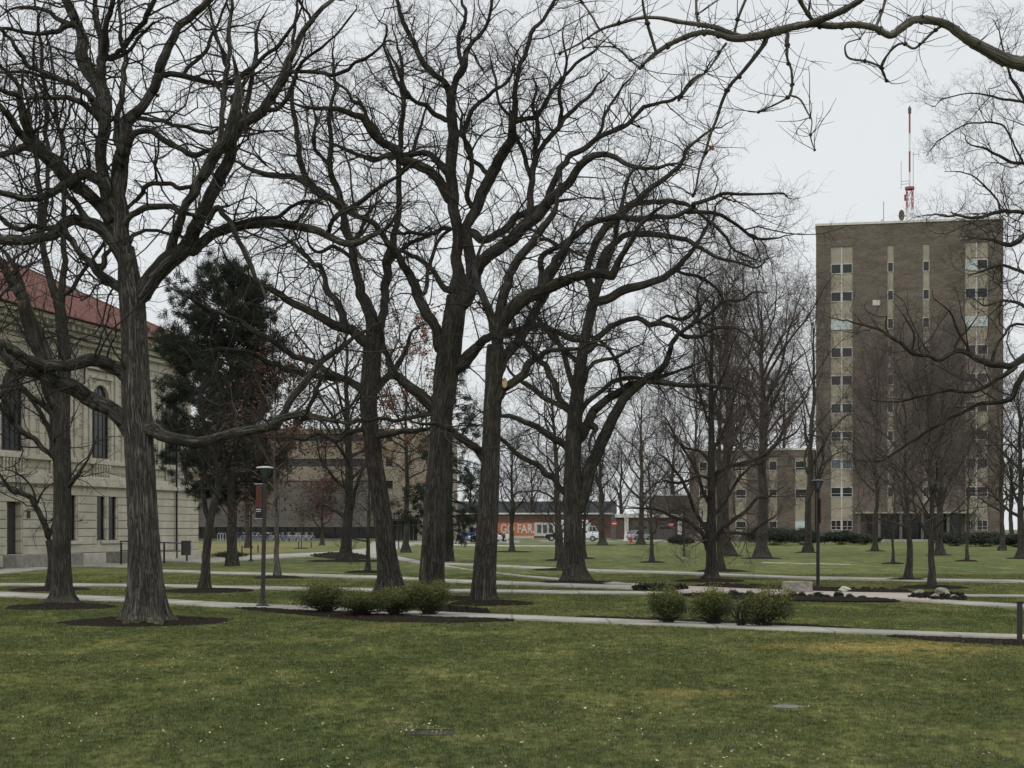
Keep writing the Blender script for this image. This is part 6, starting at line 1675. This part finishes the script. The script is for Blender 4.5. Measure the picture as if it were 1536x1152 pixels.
for i, px in enumerate((328.5, 332.5, 336.5, 388, 417, 448)):
    Yb = 223.4; q = MB(); hs_ = 1.15
    q.tube([(-.22, 0, 0), (-.22, 0, .85), (-.15, 0, hs_-.12), (0, 0, hs_), (.15, 0, hs_-.12), (.22, 0, .85), (.22, 0, 0)], .035, 6)
    o = q.build('bicycle_rack', M['bike_silver'], loc=((px-CX)*Yb/F, Yb, 0)); o.rotation_euler = (0, 0, R(25))
    tag(o, ord_[i]+' silver hoop of the bicycle racks counted from the pine trunk', 'bicycle rack', 'hoop racks by the tan building')

# ------------------------------------------------------------------ vehicles
def car(label, px, Y, rz, paint, kind='sedan', Ln=4.6, cat='car'):
    r = empty('parked_'+('pickup' if kind == 'pickup' else 'truck' if kind == 'box' else 'car'), ((px-CX)*Y/F, Y, 0), rz, label, cat, 'vehicles in the car park')
    h = Ln/2; wdt = .9
    if kind == 'sedan': body = [(-h, .45), (-h+.05, .85), (-h+.8, .98), (h-1.3, .98), (h-.15, .8), (h, .5), (h-.05, .3), (-h+.05, .3)]; cab = [(-h+.5, .97), (-h+1.15, 1.42), (h-2.2, 1.45), (h-1.3, .97)]
    elif kind == 'suv': body = [(-h, .5), (-h+.03, 1.05), (h-1.3, 1.08), (h-.12, .95), (h, .6), (h-.05, .35), (-h+.05, .35)]; cab = [(-h+.05, 1.06), (-h+.3, 1.7), (h-2.0, 1.72), (h-1.25, 1.06)]
    elif kind == 'pickup': body = [(-h, .6), (-h+.03, 1.18), (h-1.5, 1.2), (h-.12, 1.08), (h, .7), (h-.05, .45), (-h+.05, .45)]; cab = [(-h+2.0, 1.18), (-h+2.2, 1.88), (h-2.1, 1.9), (h-1.45, 1.18)]
    else: body = [(-h, .55), (-h, .8), (h-1.9, .8), (h-1.9, 1.35), (h-.7, 1.3), (h-.1, 1.1), (h, .6), (h-.05, .45), (-h+.05, .45)]; cab = [(h-1.9, 1.34), (h-1.85, 2.1), (h-1.0, 2.1), (h-.6, 1.3)]
    bb = MB().prism(body, -wdt, wdt); bb.build('body', M[paint], r, bevel=.08)
    n = len(cab); g = MB()
    vs = [(x, -wdt*(.97 if i in (0, n-1) else .78), z) for i, (x, z) in enumerate(cab)]+[(x, wdt*(.97 if i in (0, n-1) else .78), z) for i, (x, z) in enumerate(cab)]
    g.add(vs, [tuple(range(n)), tuple(range(2*n-1, n-1, -1))]+[(i, i+n, (i+1) % n+n, (i+1) % n) for i in range(n)])
    g.build('windows', M['dark_glass'], r, bevel=.04)
    xs_ = [c[0] for c in cab]; tp = cab[1][1]
    rf_ = MB().box(cab[1][0]-.03, cab[2][0]+.05, -wdt*.77, wdt*.77, tp-.02, tp+.05)
    for s in (-1, 1):
        m_ = (cab[1][0]+cab[2][0])/2
        rf_.tube([(m_, s*wdt*.98, cab[0][1]), (m_, s*wdt*.79, tp)], .04, 5); rf_.tube([(cab[0][0]+.05, s*wdt*.98, cab[0][1]), (cab[1][0], s*wdt*.79, tp)], .05, 5); rf_.tube([(cab[3][0]-.02, s*wdt*.98, cab[3][1]), (cab[2][0], s*wdt*.79, tp)], .045, 5)
    rf_.build('roof', M[paint], r, bevel=.03)
    if kind == 'box': MB().box(-h-.1, h-2.0, -1.1, 1.1, .82, 3.1).build('cargo_box', M['car_white'], r, bevel=.04)
    wr = .33 if kind in ('sedan',) else .39
    for x in (-h+.85, h-.9):
        for s in (-1, 1):
            w = MB().tube([(x, s*(wdt-.2), wr), (x, s*(wdt+.015), wr)], wr, 18).build('wheel', M['rubber'], r, bevel=.02)
            MB().tube([(x, s*(wdt+.016), wr), (x, s*(wdt+.03), wr)], wr*.6, 12).build('rim', M['chrome'], w)
    for s in (-1, 1):
        z = body[3 if kind != 'box' else 5][1]-.18
        MB().cbox(h-.06, s*.62, z-.02, .12, .34, .14).build('headlight', M['white_paint'], r, bevel=.02)
        MB().cbox(-h+.02, s*.7, .82 if kind != 'box' else .66, .08, .26, .16).build('tail_light', M['red_paint'], r, bevel=.02)
    return r
car('bright blue pickup parked beyond the walking person', 719, 232, R(160), 'car_blue', 'pickup', 5.3, 'pickup')
car('white hatchback whose nose shows left of the scarred oak', 727, 207, R(158), 'car_white', 'sedan', 4.3)
car('dark blue sedan parked in front of the orange banner', 741, 219, R(8), 'car_dark', 'sedan', 4.7)
car('black vehicle whose front shows left of the low forking oak', 842, 226, R(183), 'car_black', 'suv', 4.7)
car('white box truck standing behind the low forking oak', 868, 251, R(0), 'car_white', 'box', 7.0, 'truck')
car('white pickup parked right of the low forking oak', 872, 221, R(-6), 'car_white', 'pickup', 5.0, 'pickup')
car('light grey car parked behind the tree at the hydrant', 958, 238, R(40), 'bike_silver', 'sedan', 4.4)

# ------------------------------------------------------------------ signs, hydrant, obelisk
def signpost(name, label, px, by, zc, kind):
    c = G(px, by); r = empty(name, (c[0], c[1], 0), 0, label, 'road sign')
    MB().tube([(0, 0, -.1), (0, 0, zc+.35)], .035, 8).build('post', M['grey_wall'], r)
    n = 8 if kind == 'stop' else 28; o_ = math.pi/8 if kind == 'stop' else 0
    vs = [(.38*math.cos(6.2832*k/n+o_), -.06, zc+.38*math.sin(6.2832*k/n+o_)) for k in range(n)]; vb = [(x, -.04, z) for x, y, z in vs]
    p = MB().add(vs+vb, [tuple(range(n)), tuple(range(2*n-1, n-1, -1))]+[(i, (i+1) % n, n+(i+1) % n, n+i) for i in range(n)]).build('sign_face', M['red_paint'], r)
    if kind == 'stop': text('STOP', p, (0, -.065, zc), .3, 'white_paint')
    else: MB().box(-.26, .26, -.068, -.061, zc-.07, zc+.07).build('white_bar', M['white_paint'], p)
signpost('no_entry_sign', 'round red no entry sign before the brick garage', 921.5, 812, 2.45, 'no')
signpost('stop_sign', 'red octagonal stop sign at the driveway by the garage column', 1006.5, 812, 2.3, 'stop')
c = G(946.5, 814); hy = empty('fire_hydrant', (c[0], c[1], 0), 0, 'red fire hydrant at the edge of the lawn', 'fire hydrant')
MB().lathe([(.2, 0), (.2, .06), (.13, .08), (.13, .55), (.17, .57), (.17, .62), (.15, .7), (.08, .8), (.03, .86)], 16).build('barrel', M['red_paint'], hy)
MB().tube([(-.26, 0, .42), (.26, 0, .42)], .075, 10).tube([(0, -.25, .36), (0, 0, .36)], .09, 10).build('nozzles', M['red_paint'], hy)
MB().lathe([(.04, .85), (.04, .92), (.02, .93)], 6).build('operating_nut', M['chrome'], hy)
c = G(939, 811.5); ob = MB().lathe([(.42, 0), (.42, .12), (.3, .14), (.24, .85), (.14, .95), (.12, 1.15), (.02, 1.2)], 4)
tag(ob.build('white_obelisk', M['white_paint'], loc=(c[0], c[1], 0), bevel=.01), 'small white tapered monument left of the fire hydrant', 'monument')
c = G(761, 815); ut = empty('meter_post', (c[0], c[1], 0), 0, 'white utility box on a post at the edge of the car park', 'utility box')
MB().box(-.22, .22, -.12, .12, .55, 1.15).build('cabinet', M['white_paint'], ut, bevel=.02); MB().box(-.05, .05, -.05, .05, 0, .549).build('post', M['white_paint'], ut)
# stakes of a newly planted sapling
c = G(452, 823)
sp_ = empty('sapling', (c[0], c[1], 0), 0, 'pale newly planted sapling on the straw coloured grass', 'tree', None)
rng = np.random.default_rng(3)
T_ = np.array([[0, 0, -.05], [.02, 0, 1.0], [-.01, 0, 2.4], [.02, 0, 3.6]]); T_ = catmull(T_, 12)
V, Q, B = tubes(T_[None], np.linspace(.05, .012, 12)[None], 8); link('trunk', mesh_np('trunk', V, Q, attr=B, smooth=True), M['smooth_bark'], sp_)
md_, fn_, _t = twigs(rng, [(T_[None][:, 3:], np.full((1, 9), .03))], 1.6, .08, 1., .006); V, Q, B = merge(md_+fn_); link('crown', mesh_np('crown', V, Q), M['twig'], sp_)
mulch_bed(452, 823, 12, 66)
for i, (px, by, w_) in enumerate(((448, 822, 'left'), (467, 822, 'right'), (363, 829, 'far left'), (387, 829, 'right hand'))):
    c = G(px, by); o = MB().box(-.04, .04, -.04, .04, -.1, .55).build('wooden_stake', M['dark_bark'], loc=(c[0], c[1], 0), bevel=.006)
    tag(o, ('short dark stake just %s of the pale sapling' % w_) if i < 2 else 'short dark stake on the %s side of the path lamp on straw coloured grass' % ('left' if i == 2 else 'right'), 'stake', 'planting stakes on the straw coloured grass')

# ------------------------------------------------------------------ people
def person(px, by, scale, rz, top, leg, label, stride=.28):
    c = G(px, by); r = empty('person', (c[0], c[1], 0), rz, label, 'person'); r.scale = (scale,)*3
    def skin(name, V, E, Rd, mat, parent, root=0):
        me = bpy.data.meshes.new(name); me.from_pydata(V, E, []); o = link(name, me, M[mat], parent)
        m = o.modifiers.new('skin', 'SKIN'); m.use_smooth_shade = True
        for i, v in enumerate(me.skin_vertices[0].data):
            v.radius = Rd[i] if isinstance(Rd[i], tuple) else (Rd[i], Rd[i]); v.use_root = i == root
        s = o.modifiers.new('sub', 'SUBSURF'); s.levels = 2; s.render_levels = 2
        return o
    J = [(0,0,.95),(0,0,1.1),(.02,0,1.3),(.02,0,1.42),(.03,0,1.5),(.05,0,1.58),(.07,0,1.68),
         (.02,.19,1.41),(-.08,.23,1.15),(.02,.24,.93),(.06,.24,.85),(.02,-.19,1.41),(.1,-.23,1.15),(.24,-.23,.97),(.29,-.23,.9),
         (0,.1,.9),(stride*.55,.1,.5),(stride*.9,.1,.1),(stride*1.3,.1,.04),(0,-.1,.9),(-stride*.35,-.1,.5),(-stride*1.1,-.1,.13),(-stride*.8,-.1,.04)]
    E = [(0,1),(1,2),(2,3),(3,4),(4,5),(5,6),(3,7),(7,8),(8,9),(9,10),(3,11),(11,12),(12,13),(13,14),(0,15),(15,16),(16,17),(17,18),(0,19),(19,20),(20,21),(21,22)]
    Rd = [(.13,.1),(.12,.09),(.14,.1),(.1,.08),.05,.075,.085,.055,.042,.032,.03,.055,.042,.032,.03,.08,.055,.04,.035,.08,.055,.04,.035]
    skin('body', J, E, Rd, 'skin', r)
    idx = [0,1,2,3,7,8,9,11,12,13]; mp = {a: i for i, a in enumerate(idx)}
    skin('jacket', [J[i] for i in idx], [(mp[a], mp[b]) for a, b in E if a in mp and b in mp], [(.165,.13),(.16,.125),(.175,.13),(.12,.1),.075,.06,.05,.075,.06,.05], top, r)
    idx = [0,15,16,17,19,20,21]; mp = {a: i for i, a in enumerate(idx)}
    skin('trousers', [J[i] for i in idx], [(mp[a], mp[b]) for a, b in E if a in mp and b in mp], [(.15,.12),.1,.075,.06,.1,.075,.06], leg, r)
    for a, b in ((17, 18), (21, 22)):
        A, B_ = Vector(J[a]), Vector(J[b]); MB().tube([A-Vector((.05, 0, .04)), (A+B_)/2-Vector((0, 0, .03)), B_+Vector((.05, 0, 0))], [.045, .05, .035], 8).build('shoe', M['rubber'], r, smooth=True)
    MB().lathe([(.03, -.02), (.095, 0), (.1, .06), (.06, .115), (.01, .125)], 14, .055, 0, 1.66).build('hair', M['hair'], r, smooth=True)
    return r
person(688, 816.3, 1.13, R(-15), 'cloth_dark', 'cloth_navy', 'person in a dark grey jacket walking along the far path left of the scarred oak')
person(696.5, 813.8, 1.05, R(150), 'cloth_blue', 'cloth_blue', 'person dressed in blue standing beside the blue pickup', .12)

# ------------------------------------------------------------------ sky, sun, camera
w = bpy.data.worlds.new('World'); S.world = w; w.use_nodes = True; nt = w.node_tree
bg = nt.nodes['Background']; sk = nt.nodes.new('ShaderNodeTexSky'); sk.sky_type = 'NISHITA'; sk.sun_disc = False
SUN_EL, SUN_AZ = R(48), R(215)
sk.sun_elevation = SUN_EL; sk.sun_rotation = SUN_AZ; sk.dust_density = 3.0
tc = nt.nodes.new('ShaderNodeTexCoord'); mp = nt.nodes.new('ShaderNodeMapping'); mp.inputs['Scale'].default_value = (1, 1, 2.4)
nz = nt.nodes.new('ShaderNodeTexNoise'); nz.inputs['Scale'].default_value = 1.6; nz.inputs['Detail'].default_value = 5; nz.inputs['Roughness'].default_value = .5
nt.links.new(tc.outputs['Generated'], mp.inputs[0]); nt.links.new(mp.outputs[0], nz.inputs['Vector'])
mr = nt.nodes.new('ShaderNodeMapRange'); mr.inputs[1].default_value = .3; mr.inputs[2].default_value = .7; mr.inputs[3].default_value = 7.6; mr.inputs[4].default_value = 8.7
nt.links.new(nz.outputs['Fac'], mr.inputs[0])
vm = nt.nodes.new('ShaderNodeVectorMath'); vm.operation = 'SCALE'; vm.inputs[0].default_value = (.965, 1.0, 1.018)
nt.links.new(mr.outputs[0], vm.inputs['Scale'])
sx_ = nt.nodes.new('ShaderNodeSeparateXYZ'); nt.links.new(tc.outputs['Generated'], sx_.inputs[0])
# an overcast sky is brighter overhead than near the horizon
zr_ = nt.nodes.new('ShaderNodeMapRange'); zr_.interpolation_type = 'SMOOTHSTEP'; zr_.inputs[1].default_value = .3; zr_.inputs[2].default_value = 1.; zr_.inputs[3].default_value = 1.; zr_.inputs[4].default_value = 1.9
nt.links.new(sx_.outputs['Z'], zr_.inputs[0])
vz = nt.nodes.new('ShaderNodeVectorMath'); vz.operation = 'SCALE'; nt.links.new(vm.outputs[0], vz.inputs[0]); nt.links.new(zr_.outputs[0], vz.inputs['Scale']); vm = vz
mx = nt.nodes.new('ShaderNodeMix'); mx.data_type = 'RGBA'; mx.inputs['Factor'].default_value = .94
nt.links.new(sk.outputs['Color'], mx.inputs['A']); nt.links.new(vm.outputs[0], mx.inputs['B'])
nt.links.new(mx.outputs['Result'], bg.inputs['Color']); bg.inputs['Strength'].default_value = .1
sl_ = bpy.data.lights.new('sun', 'SUN'); sl_.energy = .5; sl_.angle = R(18); sl_.color = (1, .96, .9)
so = bpy.data.objects.new('sun', sl_); COL.objects.link(so)
# sky rotation is measured from +Y clockwise: same direction for the lamp
d_ = Vector((math.sin(SUN_AZ)*math.cos(SUN_EL), math.cos(SUN_AZ)*math.cos(SUN_EL), math.sin(SUN_EL)))
so.rotation_euler = d_.to_track_quat('Z', 'Y').to_euler()
so['kind'] = 'helper'

cam = bpy.data.cameras.new('camera'); co = bpy.data.objects.new('camera', cam); COL.objects.link(co)
cam.sensor_width = 36; cam.lens = 36*F/1536; cam.shift_y = (HY-576)/1536; cam.clip_end = 5000; cam.clip_start = .1
co.location = (0, 0, CH); co.rotation_euler = (math.pi/2, 0, 0)
S.camera = co
S.view_settings.view_transform = 'Standard'; S.view_settings.look = 'None'; S.view_settings.exposure = 0; S.view_settings.gamma = 1
S.cycles.max_bounces = 4; S.cycles.diffuse_bounces = 2; S.cycles.glossy_bounces = 2
S.cycles.use_adaptive_sampling = True; S.cycles.adaptive_threshold = .015
S.cycles.use_denoising = True; S.cycles.denoiser = 'OPENIMAGEDENOISE'; S.cycles.denoising_input_passes = 'RGB_ALBEDO_NORMAL'
